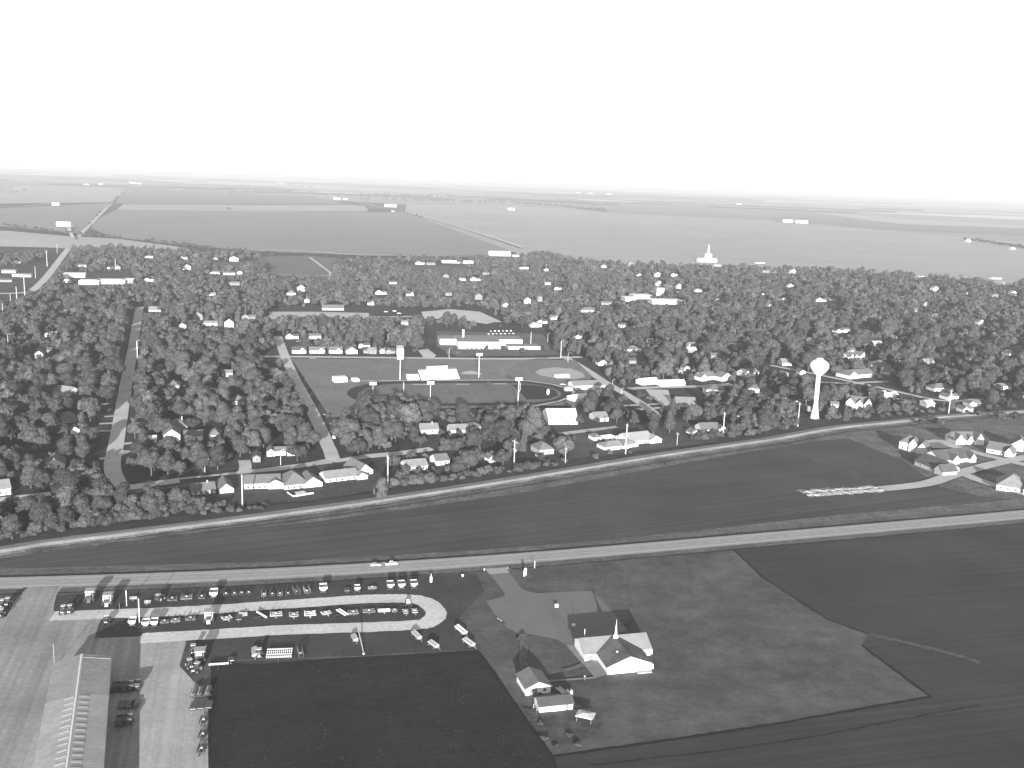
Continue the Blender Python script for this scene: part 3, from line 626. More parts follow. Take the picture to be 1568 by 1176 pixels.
def trailer(label, px, py, rz, L=8, m=None, load=True, name='header_trailer'):
    t = thing(name, label, 'trailer', G(px, py), rz, 'farm machines in the dealer lot'); m = m or LITM
    b = MB()
    for x in (-.7, .7): b.box(x-.09, x+.09, -L/2, L/2, .6, .8)
    for i in range(5): b.box(-.7, .7, -L/2+.2+i*(L-.4)/4-.08, -L/2+.2+i*(L-.4)/4+.08, .62, .78)
    b.tube((0, -L/2, .7), (0, -L/2-1.8, .55), .08); b.build('frame', m, t)
    if load:
        MB().prism([(-1.0, .9), (.3, .9), (.9, 1.5), (.6, 1.75), (-.2, 1.5), (-1.0, 1.2)], -L/2+.2, L/2-.2, 'y').build('header', m, t)
        MB().tube((-.4, -L/2+.3, 1.25), (-.4, L/2-.3, 1.25), .32, n=10).build('reel', STEEL, t)
    else: MB().box(-1.1, 1.1, -L/2, L/2, .82, .95).build('deck', DARKM, t)
    wheels(t, [(-.95, -L*.3, .38, .25), (.95, -L*.3, .38, .25), (-.95, L*.3, .38, .25), (.95, L*.3, .38, .25)]); return t
def auger(label, pa, pb, h):
    a, b_ = G(*pa), G(*pb); mid = (a+b_)/2; t = thing('grain_auger', label, 'auger', mid, 0, 'farm machines in the dealer lot')
    p_, q_ = a-mid+Vector((0, 0, .4)), b_-mid+Vector((0, 0, h)); MB().tube(p_, q_, .2, n=8).build('tube', LITM, t)
    c = (p_+q_)/2; b = MB(); dd = (q_-p_).normalized(); nn = Vector((-dd.y, dd.x, 0)).normalized()
    for s_ in (-1, 1): b.tube(c+nn*s_*.9+Vector((0, 0, .45-c.z)), c+dd*1.5, .06, n=6)
    b.build('undercarriage', STEEL, t)
    for s_ in (-1, 1):
        w0 = c+nn*s_*.95; w0.z = .4; MB().tube(w0-nn*.12, w0+nn*.12, .4, n=12).build('wheel', TYRE, t)
    MB().box(p_.x-.4, p_.x+.4, p_.y-.4, p_.y+.4, .1, .6).build('intake_hopper', STEEL, t); return t
LA = R(13)
tractor('dark tractor at the far left end of the upper machine row', 97, 939, LA, DARKM); tractor('dark tractor with bright lamp beside the yard entrance', 107, 938, LA, DARKM)
combine('combine standing left of the grey-topped combine near the highway', 138, 919, LA); combine('large grey-topped combine nearest the highway left of the white pole', 165, 925, LA, LITM)
post('light_pole', 'slim white pole between the two big combines and the flat implement', 'pole', (194, 928), 6.4, .14)
post('light_pole', 'taller white pole standing beside the three white wagons', 'pole', (213.5, 953), 9.4, .17)
post('light_pole', 'thin pole standing at the far left corner of the long metal machine shed', 'pole', (83.5, 1022), 8.5, .1, None, STEEL)
post('flag_pole', 'thin grey pole on the lane edge left of the white wagons', 'pole', (183, 936), 3.4, .06, None, STEEL); post('stake', 'dark stake beside the small tractor on the yard edge', 'pole', (170.5, 952), 3.0, .09, None, DARKM)
harrow('flat pale implement right of the slim white pole', 204.5, 918, LA, 2.6, 1.6, LITM); harrow('small pale triangular implement between poles and disc', 226, 924, LA, 2.4, 1.8, LITM, 0, True)
tractor('dark tractor facing the lane, right of the pale triangular implement', 244, 920, LA+2.6, DARKM); harrow('dark disc harrow with one bright lamp in the upper row', 264, 919, LA, 3.6, 3, DARKM, .9); harrow('grey framed cultivator in the upper row left of the white wagon', 286, 917, LA, 4.2, 3.2, MIDM, 1.1); harrow('dark folded cultivator close left of the single white wagon', 309, 916, LA, 2.4, 3, DARKM, 1.3)
hopper('single white wagon left of the row of dark planters', 327.6, 915, LA, WHM, 1.05)
for i, x in enumerate((346, 359, 370, 381)): harrow(('dark narrow planter unit just right of the single white wagon', 'second dark planter unit from the single white wagon', 'third dark planter unit from the single white wagon', 'fourth and last dark planter unit from the single white wagon')[i], x, 912-i*.6, LA, 1.9, 2.4, DARKM, .8, False, 'row_unit', 'tine')
for i, x in enumerate((404, 417, 429, 441)): harrow(('dark folded implement, first of four thin-masted ones', 'dark folded implement, second of four thin-masted ones', 'dark folded implement, third of four thin-masted ones', 'dark folded implement, last of four thin-masted ones')[i], x, 913-i*.5, LA, 1.7, 3.0, DARKM if i % 2 else MIDM, 1.5, False, 'folded_cultivator', 'tine')
harrow('tall dark implement with slanting arms left of the bright hopper wagon', 454, 909, LA+.35, 2.0, 4.2, DARKM, 1.7, False, 'folded_cultivator', 'tine'); harrow('tall pale implement with slanting arms beside the bright hopper wagon', 470, 908, LA+.2, 2.2, 4.0, MIDM, 1.6, False, 'folded_cultivator', 'tine')
hopper('bright white hopper wagon with tall sides in the middle of the upper row', 495, 907, LA, WHM, 1.05)
trailer('small pale flat trailer right of the bright hopper wagon', 531.6, 905, LA, 3.2, LITM, False, 'flat_trailer'); hopper('low grey wagon beside the small flat trailer', 547, 906, LA, LITM, .8); harrow('flat dark harrow between the low wagon and three hopper wagons', 570, 902, LA, 3.4, 1.6, MIDM)
for i, (x, y) in enumerate(((597.7, 902), (614.6, 901.5), (633.4, 900.5))): hopper(('left of the three matching hopper wagons near the lane turn', 'middle of the three matching hopper wagons near the lane turn', 'right of the three matching hopper wagons near the lane turn')[i], x, y, LA, LITM)
tractor('small dark tractor with bright nose on the yard edge left of white wagons', 163.7, 954, LA, DARKM)
for i, (x, y) in enumerate(((203, 958), (223.6, 960), (236.7, 959))): hopper(('white square wagon, left of three beside the tall pole', 'white square wagon, middle of three beside the tall pole', 'white square wagon, right of three beside the tall pole')[i], x, y, LA, WHM, .88)
harrow('low dark harrow right of the three white wagons', 252, 954, LA, 3.2, 2, DARKM); harrow('grey cultivator with one bright spot right of the low dark harrow', 269, 952, LA, 3.4, 2.6, MIDM, .7); harrow('dark cultivator with bright lamp left of the roofed combine', 292, 949, LA, 3.6, 2.6, DARKM, .7)
combine('grey-roofed combine standing alone between the two lanes', 320, 951, LA, LITM)
harrow('tangled grey implement right of the roofed combine', 347, 949, LA+.4, 3.4, 2.6, LITM, .5, True, 'chisel_plough', 'tine'); trailer('square-framed pale cart with raised sides between the lanes', 366, 948, LA, 4.4, LITM, False, 'flat_trailer'); harrow('open pale frame standing right behind the square-framed cart', 372, 943, LA, 3.2, 2.4, LITM, 0)
planter('long pale planter set slantwise left of the rectangular disc', 400.6, 945, LA-1.0, 1, 9, .8, 1, LITM); harrow('wide rectangular pale disc frame between the lanes', 423, 943, LA, 4.4, 3.2, LITM, .5); harrow('triangular pale chisel plough between disc frame and bright cultivator', 450, 944, LA, 3.4, 3.4, LITM, .5, True, 'chisel_plough', 'tine')
harrow('bright close-barred cultivator in the middle of the lane island', 475, 942, LA, 4.2, 3.6, WHM, .4, False, 'field_cultivator', 'tine'); harrow('pale star-shaped rake right of the bright cultivator', 499.5, 941, LA+.3, 3.6, 2.4, LITM, .3, True, 'hay_rake', 'tine')
planter('bright slanting planter in the middle right of the lane island', 522, 942, LA-1.05, 2, 8, .8, 1.2, WHM); harrow('grey three-barred frame right of the slanting planter', 541, 940, LA, 3.8, 3, MIDM, .5); harrow('dark wide cultivator left of the bright double rake', 565, 938, LA, 4.6, 2.8, MIDM, .2, False, 'field_cultivator', 'tine'); harrow('bright white double-barred rake near the lane turn', 588, 937, LA, 4.6, 1.9, WHM, 0, False, 'hay_rake', 'tine'); harrow('small dark harrow right of the bright double rake', 604, 937, LA, 2.0, 1.8, MIDM)
harrow('pale open V-shaped frame at the lane turn', 621, 939, LA, 2.2, 3.4, LITM, 0, True, 'chisel_plough', 'tine'); harrow('pale open U-shaped frame nearest the lane turn', 635, 938, LA, 2.0, 3.2, LITM, 0, False, 'chisel_plough', 'tine')
hopper('small white hopper standing on the inner edge of the lane turn', 625, 926, LA, WHM, .5)
trailer('small white trailer left of the dark header frame below the lane', 354, 1012, LA, 2.6, WHM, False, 'flat_trailer'); trailer('long dark header frame left of the many-boxed planter', 390, 1002, LA+.05, 6.5, LITM, True)
tractor('small pale tractor squeezed between header frame and many-boxed planter', 397, 1006, LA, LITM)
planter('wide planter with four rows of white seed boxes on the lawn', 427, 1010, LA-R(4), 4, 13, .68, 1.9); harrow('tall dark folded frame right of the many-boxed planter', 460, 1004, LA+.1, 1.6, 5.5, DARKM, 1.8, False, 'folded_cultivator', 'tine')
planter('single-row planter with white seed boxes at the field corner', 335, 1021, LA, 1, 12, .55)
trailer('slim pale trailer beside the long dark auger', 543, 980, LA+R(8), 5, LITM, True); auger('long dark grain auger lying below the lane', (557, 1002), (547, 970), 3.2)
trailer('pale header trailer slanting just below the lane turn', 638, 976, LA+R(16), 6.5, LITM); trailer('pale trailer slanting at the field edge below the lane turn', 664, 990, LA+R(24), 5.5, LITM); trailer('long bright trailer, upper of two in line beside the church lawn', 706, 968, LA+R(18), 7.5, WHM); trailer('pale trailer, lower of two in line beside the church lawn', 718, 987, LA+R(22), 6.5, LITM)
combine('big dark combine at the corner of the gravel yard', 306, 1012, LA, DARKM); tractor('dark tractor with bright lamps left of the big dark combine', 291, 1022, LA+.3, DARKM); tractor('dark tractor in front of the big dark combine', 301, 1028, LA-.4, DARKM); tractor('dark tractor behind the big dark combine', 296, 1000, LA, DARKM)
for i, (x, y) in enumerate(((297, 1064), (307, 1063), (319, 1062))): trailer(('dark header trailer, left of the upper three beside the gravel', 'dark header trailer, middle of the upper three beside the gravel', 'dark header trailer, right of the upper three beside the gravel')[i], x, y, R(8), 5.2, DARKM)
for i, (x, y) in enumerate(((297, 1084), (308, 1083), (320, 1082))): trailer(('pale framed flat trailer, left of the lower three', 'pale framed flat trailer, middle of the lower three', 'pale framed flat trailer, right of the lower three')[i], x, y, R(8), 4.2, LITM, False, 'flat_trailer')
for i, (x, y) in enumerate(((312, 1106), (311, 1128), (309, 1150))): harrow(('dark cultivator, farthest of three in file along the field edge', 'dark cultivator, middle of three in file along the field edge', 'dark cultivator, nearest of three in file along the field edge')[i], x, y, R(5), 2.0, 4.2, DARKM, .8, False, 'field_cultivator', 'tine')
for i, (x, y) in enumerate(((178, 1058), (190, 1058), (200, 1056), (210, 1054))): hopper('dark wagon beside the shed, %s in the far row' % ('leftmost', 'second from left', 'third from left', 'rightmost')[i], x, y, R(15), DARKM, .8)
for i, (x, y) in enumerate(((187, 1082), (199, 1082), (208, 1080))): trailer('dark flat trailer beside the shed, %s of the middle row' % ('left', 'middle', 'right')[i], x, y, R(14), 4.4, DARKM, False, 'flat_trailer')
for i, (x, y) in enumerate(((184, 1110), (197, 1108))): hopper('dark wagon beside the shed, %s of the near pair' % ('left', 'right')[i], x, y, R(13), DARKM, .8)
tractor('dark tractor at the left picture edge, upper of two by the highway', 12, 927, LA, DARKM); tractor('dark tractor beside the upper one at the far left verge', 3, 930, LA, DARKM); tractor('dark tractor half out of the picture below the other left-edge tractors', 2, 944, LA, DARKM)
# ---------------------------------------------------------------- town: the buildings one can read
LAND = []       # landmarks (phrase, x, y in the photograph) the labels lean on
def HF(label, pl, pr, depth, h, rise, ridge, wm, rm, extra=(), nw=3, chim=False, cat='house', name='house', rz=None, wz=1.0):
    p, a, w_ = front(pl, pr)
    if cat == 'house': depth *= 1.15; rise *= 1.25; extra = [(e[0], e[1], e[2], e[3]*1.1, e[4], e[5]*1.2, e[6]) for e in extra]
    if rz is not None: a = rz
    bl = [(-w_/2, w_/2, 0, depth, h, rise, ridge)]+[tuple(e) for e in extra]
    ww = row(-w_/2+.6, w_/2-.6, nw, 0, wz, 1.1, 1.1) if nw else []
    dr = [(w_*.18, 0, 1.0, 2.05)] if h < 4 and w_ > 5 else []
    return house(name, label, cat, p, a, bl, wm, rm, ww, dr, [(w_*.2, depth*.5, h+rise)] if chim else ())
HF('grey-roofed house with a white gabled front room, leftmost of the railway row', (294, 760), (330, 757), 9, 2.6, 2.2, 'x', CREAM, RM, [(7.6, 15, -1.5, 12, 2.8, 2.4, 'y')], 4, True)
HF('long two-storey-fronted white house between two railway-side grey roofs', (374, 751), (429, 749), 11, 3.6, 2.4, 'x', WHITE, RM, [(3, 11, -1.5, 6, 3.6, 1.7, 'y')], 6)
HF('wide grey hip-roofed house with a low white deck by the railway', (436, 752), (474, 748), 15, 2.9, 4.2, 'h', WHITE, RM, [(3.5, 13.5, -.6, 12, 2.9, 2.8, 'y')], 4)
p, a, w_ = front((449, 763), (480, 758))
t = thing('deck_fence', 'low white deck enclosure behind the wide hip-roofed house', 'fence', p, a)
MB().box(-w_/2, w_/2, -.1, .1, 0, 1.5).build('fence_panel', WHITE, t); MB().box(-w_/2-.1, -w_/2+.1, .1, 8, 0, 1.5).build('side_panel', WHITE, t); MB().box(-2, 3, 2.2, 6.2, 0, 1.1).build('pool_wall', CREAM, t); MB().box(-w_/2, w_/2, -.14, .14, 1.5, 1.6).build('rail_cap', TRIM, t)
HF('long low white house with pale grey roof, right of the hip-roofed house', (499, 741), (549, 735), 10, 2.7, 2.2, 'x', WHITE, RL, [(8, 14, -2, 3, 2.7, 1.4, 'y')], 5)
HF('small grey-roofed house behind the long low white house', (548, 731), (571, 727), 14, 2.8, 3.2, 'y', WHITE, RM, (), 2)
HF('low grey-roofed house half hidden by shrubs right of the dark lawn', (622, 722), (655, 719), 9, 2.6, 2.2, 'x', WHITE, RL, (), 3)
HF('small pale house with white front under trees by the railway', (668, 713), (688, 711), 9, 2.7, 2.2, 'x', WHITE, RM, (), 2)
HF('white house with two pale wings below the running track', (645, 665), (672, 664), 10, 2.9, 2.4, 'x', WHITE, RL, [(13, 25, -3, 7, 2.8, 2.2, 'x')], 4, True)
HF('bright white bay-fronted house below the football pitch', (720, 662), (739, 661), 9, 3.4, 1.8, 'h', WHITE, RM, (), 2)
HF('dark hip-roofed house with pale deck right of the crossarm pole', (826, 697), (848, 695), 11, 3.2, 3.0, 'h', GREYW, RM, [(-8, -3, -3, 0, 1.2, .4, 'f')], 2)
HF('tiny white house left of the crossarm pole', (749, 709), (759, 708), 6, 2.7, 1.6, 'y', WHITE, RM, (), 1)
HF('white house in two parts close above the railway poles', (927, 692), (963, 688), 9, 2.8, 2.0, 'h', WHITE, RL, [(8, 17, 1.5, 10, 2.8, 1.7, 'h')], 4)
HF('low white house behind the two-part white house', (929, 677), (946, 675), 7, 2.4, 1.2, 'h', WHITE, RW, (), 2)
HF('large house with broad pale roof right of the railway poles', (962, 683), (1000, 679), 13, 2.9, 3.0, 'x', WHITE, mat('light_shingle', .3, .1, 1.5, .9), [(6, 15, -2, 8, 2.9, 2.2, 'y')], 4)
HF('small white square house left of the two-part white house', (910, 677), (921, 676), 7, 3, 1.6, 'h', WHITE, RM, (), 1)
HF('grey-roofed cream house right of the white-roofed hall', (913, 646), (932, 645), 11, 2.8, 2.3, 'x', CREAM, RL, (), 2)
HF('low white-gabled house at the end of the slanting right street', (983, 590), (1008, 588), 8, 2.7, 1.8, 'x', WHITE, RW, (), 3)
HF('long low white house facing the pale cross street', (1011, 592), (1049, 591), 8, 2.8, 1.5, 'x', WHITE, RW, (), 6)
HF('grey-roofed house with white gable behind the pale cross street', (1074, 583), (1096, 581), 9, 3.2, 2.6, 'x', WHITE, RM, [(-10, -4, -2, 7, 3.4, 2.4, 'y')], 2)
HF('bright white house with two gables between the grey-roofed ones', (1105, 584), (1121, 582), 9, 3.6, 2.6, 'y', WHITE, RM, (), 2)
HF('long white-fronted house, rightmost behind the pale cross street', (1140, 577), (1162, 575), 9, 3, 2.4, 'x', WHITE, RM, [(-9, -3, -1.5, 7, 3.2, 2.4, 'y')], 3)
HF('white block of flats with grey roof at the end of the cross street', (1081, 606), (1110, 607), 14, 5.0, 2.2, 'h', WHITE, RM, (), 5, wz=2.6)
HF('second white block with grey roof, right of the block of flats', (1146, 604), (1162, 605), 14, 5.0, 2.0, 'h', WHITE, RM, (), 3, wz=2.6)
HF('pale grey-roofed workshop beside the small pale car park', (1036, 627), (1066, 628), 17, 4.0, 3.0, 'x', CREAM, RL, (), 3)
HF('white-fronted house with pale roof right of the railway poles, under tall trees', (1076, 664), (1103, 663), 11, 2.8, 2.6, 'x', WHITE, RM, [(4, 11, -2, 6, 2.9, 2.0, 'y')], 3)
HF('tiny white shed-like house left of the house under tall trees', (1059, 668), (1071, 667), 6, 2.4, 1.4, 'y', WHITE, RM, (), 1)
HF('long grey-roofed white house right of the water tower head', (1304, 580), (1338, 577), 12, 3.2, 2.8, 'x', WHITE, RM, [(-18, -8, -1, 14, 3.4, 2.6, 'y')], 4)
HF('grey hip-roofed house right of the long grey-roofed white one', (1345, 566), (1364, 564), 13, 3.2, 3.6, 'h', WHITE, RM, (), 2)
HF('small bright gabled house below the grey hip-roofed one', (1361, 575), (1372, 574), 9, 3.2, 2.8, 'y', WHITE, RM, (), 1)
HF('white church-like house with three gables right of the water tower foot', (1295, 624), (1334, 628), 11, 4.6, 3.2, 'x', WHITE, RM, [(-9.5, -3.5, -2, 8, 4.8, 3.0, 'y'), (-2, 3.2, -2, 8, 4.2, 2.6, 'y'), (4.2, 10, -3.5, 8, 4.8, 3.6, 'y')], 3, wz=1.6)
HF('small white cottage right of the three-gabled white house', (1360, 613), (1377, 611), 8, 2.8, 2.0, 'x', WHITE, RW, (), 2)
HF('pale low garage between the water tower foot and the three-gabled house', (1272, 624), (1284, 625), 8, 2.6, 1.2, 'x', CREAM, RL, (), 0)
HF('white complex house with many small gables far behind the water tower', (1298, 552), (1313, 551), 9, 3.6, 2.6, 'x', WHITE, RM, [(-5, -1, -2, 6, 4, 2.4, 'y'), (1, 5, -2, 6, 3.6, 2.2, 'y')], 2)
HF('white gabled house just right of the many-gabled one', (1317, 551), (1328, 549), 9, 3.8, 2.8, 'y', WHITE, RM, (), 1)
# subdivision
HF('tall pale two-storey house standing at the field edge', (1376, 688), (1402, 692), 10, 5.2, 3.4, 'h', CREAM, RM, [(1, 6, -1.5, 6, 5.2, 3.0, 'y'), (6, 13, -3.5, 8, 3.2, 3.4, 'y')], 3, wz=1.2)
HF('white multi-gabled house behind the tall two-storey one', (1462, 680), (1498, 680), 11, 3.0, 3.2, 'x', WHITE, RM, [(-9, -3, -2, 8, 3.2, 3.2, 'y'), (0, 4, -1, 6, 3, 2.6, 'y'), (5, 11, -2.5, 9, 3.4, 3.8, 'y')], 2)
HF('long dark-roofed white house with two front gables on the subdivision street', (1440, 712), (1494, 706), 13, 2.8, 3.6, 'x', CREAM, RD, [(-7, -1, -2, 8, 2.9, 2.6, 'y'), (8, 13, -2, 8, 2.9, 2.6, 'y')], 4)
HF('grey side-walled garage wing with white doors at the drive corner', (1400, 712), (1436, 726), 14, 2.8, 3.4, 'x', GREYW, RD, [(8, 15, -1, 9, 3.0, 2.8, 'y')], 2)
HF('house with long pale sidewall and small white porch gable', (1510, 693), (1543, 699), 11, 3.0, 3.0, 'x', CREAM, RM, [(5, 10, -2, 6, 3, 2.8, 'y')], 2)
HF('pale-gabled house at the right picture edge behind the subdivision street', (1545, 689), (1578, 693), 12, 3.4, 3.8, 'y', CREAM, RM, [(4, 16, -3, 6, 3, 2.6, 'x')], 2)
HF('large house with pale sloping roof at the right picture edge', (1525, 750), (1572, 757), 16, 2.8, 4.6, 'h', WHITE, RL, [(6, 15, -3, 10, 3.2, 4.0, 'y')], 4)
HF('white house with wide gable and pale drive at lower left', (68, 719), (99, 717), 11, 2.8, 2.6, 'y', WHITE, RM, (), 2)
HF('white gabled house with dark gable window, left of the straight street', (88, 667), (104, 666), 10, 3.2, 2.6, 'y', WHITE, RM, [(4.5, 10, 1, 8, 2.6, 1.6, 'y')], 1)
HF('white house cut by the left picture edge near the lower left drive', (-6, 760), (17, 757), 10, 3.4, 2.6, 'x', WHITE, RL, (), 2)
HF('two-storey white gabled house right of the straight street', (251, 678), (276, 677), 10, 4.8, 2.8, 'y', WHITE, RM, [(7, 18, 2, 11, 3.2, 2.0, 'x')], 2, wz=2.6)
HF('brown hip-roofed house right behind the two-storey white gabled one', (258, 661), (287, 660), 12, 2.9, 3.4, 'h', GREYW, RM, (), 2, True)
HF('low white shed-like house left of the two-storey white gabled one', (226, 679), (240, 678), 6, 2.4, 1.2, 'x', WHITE, RW, (), 1)
HF('grey-roofed house with slanting pale roof left of the straight street', (105, 607), (122, 603), 14, 2.8, 2.6, 'y', CREAM, RL, (), 1)
HF('dull grey-roofed house at the street bend in the left trees', (98, 648), (119, 646), 12, 2.7, 2.4, 'h', GREYW, RM, (), 1)
for a in LAND: pass
# public buildings
p, a, w_ = front((702.5, 535.6), (765.6, 535)); sb = w_/2
house('school', 'long flat-roofed white school with a tall white chimney', 'school', p, GRID-R(3), [(-sb, sb, 0, 42, 7.6, 0, 'f'), (sb+.3, sb+26, 22, 46, 6.5, 0, 'f'), (-sb-16, -sb-.3, 24, 46, 6.5, 0, 'f'), (sb+8, sb+40, -2, 14, 3.6, 0, 'f')], WHITE, FLATR, row(-sb*.72, sb*.5, 11, 0, 4.8, 1.6, .9)+row(-sb*.7, sb*.2, 4, 0, .8, 1.8, 1.6)+row(sb+9, sb+38, 4, -2, 1.0, 1.6, 1.2), [(sb*.75, 0, 4.5, 2.6), (sb+26, -2, 3, 2.4)], [(-sb*.62, 30, 12.0)])
for ob in bpy.data.objects:
    if ob.name.startswith('chimney') and ob.parent and ob.parent.parent and ob.parent.parent.name == 'school':
        ob.data = MB().box(-sb*.62-.9, -sb*.62+.9, 29.2, 30.8, 7.8, 15.0).box(-sb*.62-1.1, -sb*.62+1.1, 29, 31, 15.0, 15.4).mesh('chimney', WHITE)
HF('white-roofed hall below the end of the running track', (840, 650), (884.6, 650), 24, 3.4, 5.2, 'x', WHITE, RW, (), 4, cat='hall', name='hall')
HF('long grey-roofed white building beside the ball diamond', (880, 598), (927.5, 596.5), 16, 3.8, 2.6, 'x', WHITE, RL, [(-23, -17, -3.5, 0, 3.2, .8, 'x')], 5, cat='hall', name='club_house')
HF('small white-roofed building with an arched front at the track end', (882, 617), (904, 614), 11, 3.4, 1.8, 'x', WHITE, RW, (), 2, cat='hall', name='field_house')
HF('small white dugout building on the ball diamond', (852.5, 580), (872, 579), 5, 2.8, .7, 'f', WHITE, RW, (), 0, cat='dugout', name='dugout')
HF('white flat-roofed concession building left of the small bleachers', (512, 587), (532, 586), 8, 4.2, 1.0, 'f', WHITE, RW, [(10, 15, -1, 6, 2.6, .4, 'f')], 3, cat='kiosk', name='concession_building')
def stands(name, label, pl, pr, rows_, rise, run, box=None):
    p, a, w_ = front(pl, pr); t = thing(name, label, 'bleachers', p, a)
    b, s_ = MB(), MB(); al = mat('white_aluminium', .8, .05, 2, .45)
    for i in range(rows_):
        z = .6+i*rise; y = i*run; b.box(-w_/2, w_/2, y, y+run-.35, z-.1, z-.02); s_.box(-w_/2, w_/2, y+run-.33, y+run, z+rise-.32, z+rise-.05)
    b.build('footboard', al, t); s_.build('seat_board', al, t)
    f = MB(); n_ = max(3, int(w_/6))
    for i in range(n_):
        x = -w_/2+.3+i*(w_-.6)/(n_-1); f.tube((x, 0, .5), (x, rows_*run, .5+rows_*rise-.3), .12, n=6).tube((x, rows_*run-.2, 0), (x, rows_*run-.2, rows_*rise+.3), .12, n=6).tube((x, rows_*run*.5, 0), (x, rows_*run*.5, rows_*rise*.5+.4), .1, n=6).tube((x, .2, 0), (x, .2, .5), .1, n=6)
    f.build('support_frame', STEEL, t)
    g = MB(); zz = .6+rows_*rise; g.tube((-w_/2, rows_*run, zz+1), (w_/2, rows_*run, zz+1), .06, n=6).tube((-w_/2, -.1, 1.5), (w_/2, -.1, 1.5), .06, n=6)
    for x in (-w_/2, w_/2): g.tube((x, 0, 1.5), (x, rows_*run, zz+1), .06, n=6)
    g.build('guard_rail', STEEL, t)
    if box:
        x0, x1, hh = box; y = rows_*run
        MB().box(x0, x1, y+.2, y+4, rows_*rise+.2, rows_*rise+hh).box(x0+.5, x0+1, y+.4, y+3.6, 0, rows_*rise+.2).box(x1-1, x1-.5, y+.4, y+3.6, 0, rows_*rise+.2).build('press_box', WHITE, t)
        MB().box(x0-.4, x1+.4, y-.3, y+4.4, rows_*rise+hh, rows_*rise+hh+.3).build('press_box_roof', RD, t)
        for x in (x0+4, x1-4): link('press_window', win_mesh(2.2, .9), t, (x, y+.17, rows_*rise+1.0))
    c = Vector(p); HOUSES.append((c.x, c.y+4, w_/2+3)); CLEAR.append((pl[0]-3, pl[1]-24, pr[0]+3, pr[1]+3, c.y))
    return t
stands('grandstand', 'large white bleachers with a press box on top, above the running track', (646, 583.5), (704.5, 581.5), 15, .42, .85, (-8.5, 9, 3.6))
stands('small_bleachers', 'small white bleachers just left of the large ones with the press box', (624, 583.5), (643, 583), 8, .45, .85)
t = thing('oval_board', 'upright white oval board at the curve of the running track', 'board', G(839, 606), GRID+R(40))
MB().prism([(1.6*math.cos(6.283*i/20), 3.1+2.4*math.sin(6.283*i/20)) for i in range(20)], -.25, .25, 'y').build('board', WHM, t); MB().box(-.8, -.6, -.1, .1, 0, 1.2).box(.6, .8, -.1, .1, 0, 1.2).build('leg', STEEL, t)
for x, lab in ((-46, 'white goal posts at the left end of the football pitch'), (46, 'white goal posts at the right end of the football pitch')):
    t = thing('goal_posts', lab, 'goal posts', oloc(x, 0), TA); MB().tube((0, 0, 0), (0, 0, 3), .12).build('post', TRIM, t)
    MB().tube((0, -2.8, 3), (0, 2.8, 3), .1).tube((0, -2.8, 3), (0, -2.8, 9), .09).tube((0, 2.8, 3), (0, 2.8, 9), .09).build('crossbar', TRIM, t)
# water tower
wt = thing('water_tower', 'white water tower with a rounded tank on one flared column', 'water tower', G(1247, 640), 0)
TW = mat('white_tank_paint', .82, .03, .3, .4)
MB().lathe([(3.5, 0), (3.2, .8), (2.5, 4.5), (1.9, 8.5), (1.7, 10.5)], 28).build('base_cone', TW, wt, True)
MB().lathe([(1.7, 10.5), (1.65, 22), (1.6, 31.5)], 28).build('column', TW, wt, True)
pr = [(1.6, 31.5), (2.1, 32.4), (3.4, 33.6), (4.9, 34.9)]+[(7.0*math.cos(a), 39.2+5.2*math.sin(a)) for a in [R(x) for x in range(-45, 89, 9)]]+[(.3, 44.45)]
MB().lathe(pr, 36).build('tank', TW, wt, True)
MB().lathe([(2.2, 43.9), (2.2, 44.9), (1.9, 45.1), (.1, 45.2)], 18).build('roof_hatch', TW, wt); MB().box(1.2, 1.9, -3.6, -3.2, 0, 2.2).build('door', DOOR, wt)
g = MB()
for i in range(18): a = 6.283*i/18; g.tube((2.6*math.cos(a), 2.6*math.sin(a), 43.8), (2.6*math.cos(a), 2.6*math.sin(a), 45.3), .05, n=5)
g.build('guard_rail', STEEL, wt)
CLEAR.append((640, 588, 905, 636, TC.y-30)); CLEAR.append((1230, 610, 1266, 678, wt.location.y-2)); HOUSES.append((wt.location.x, wt.location.y, 8)); CLEAR.append((1236, 545, 1274, 643, wt.location.y))
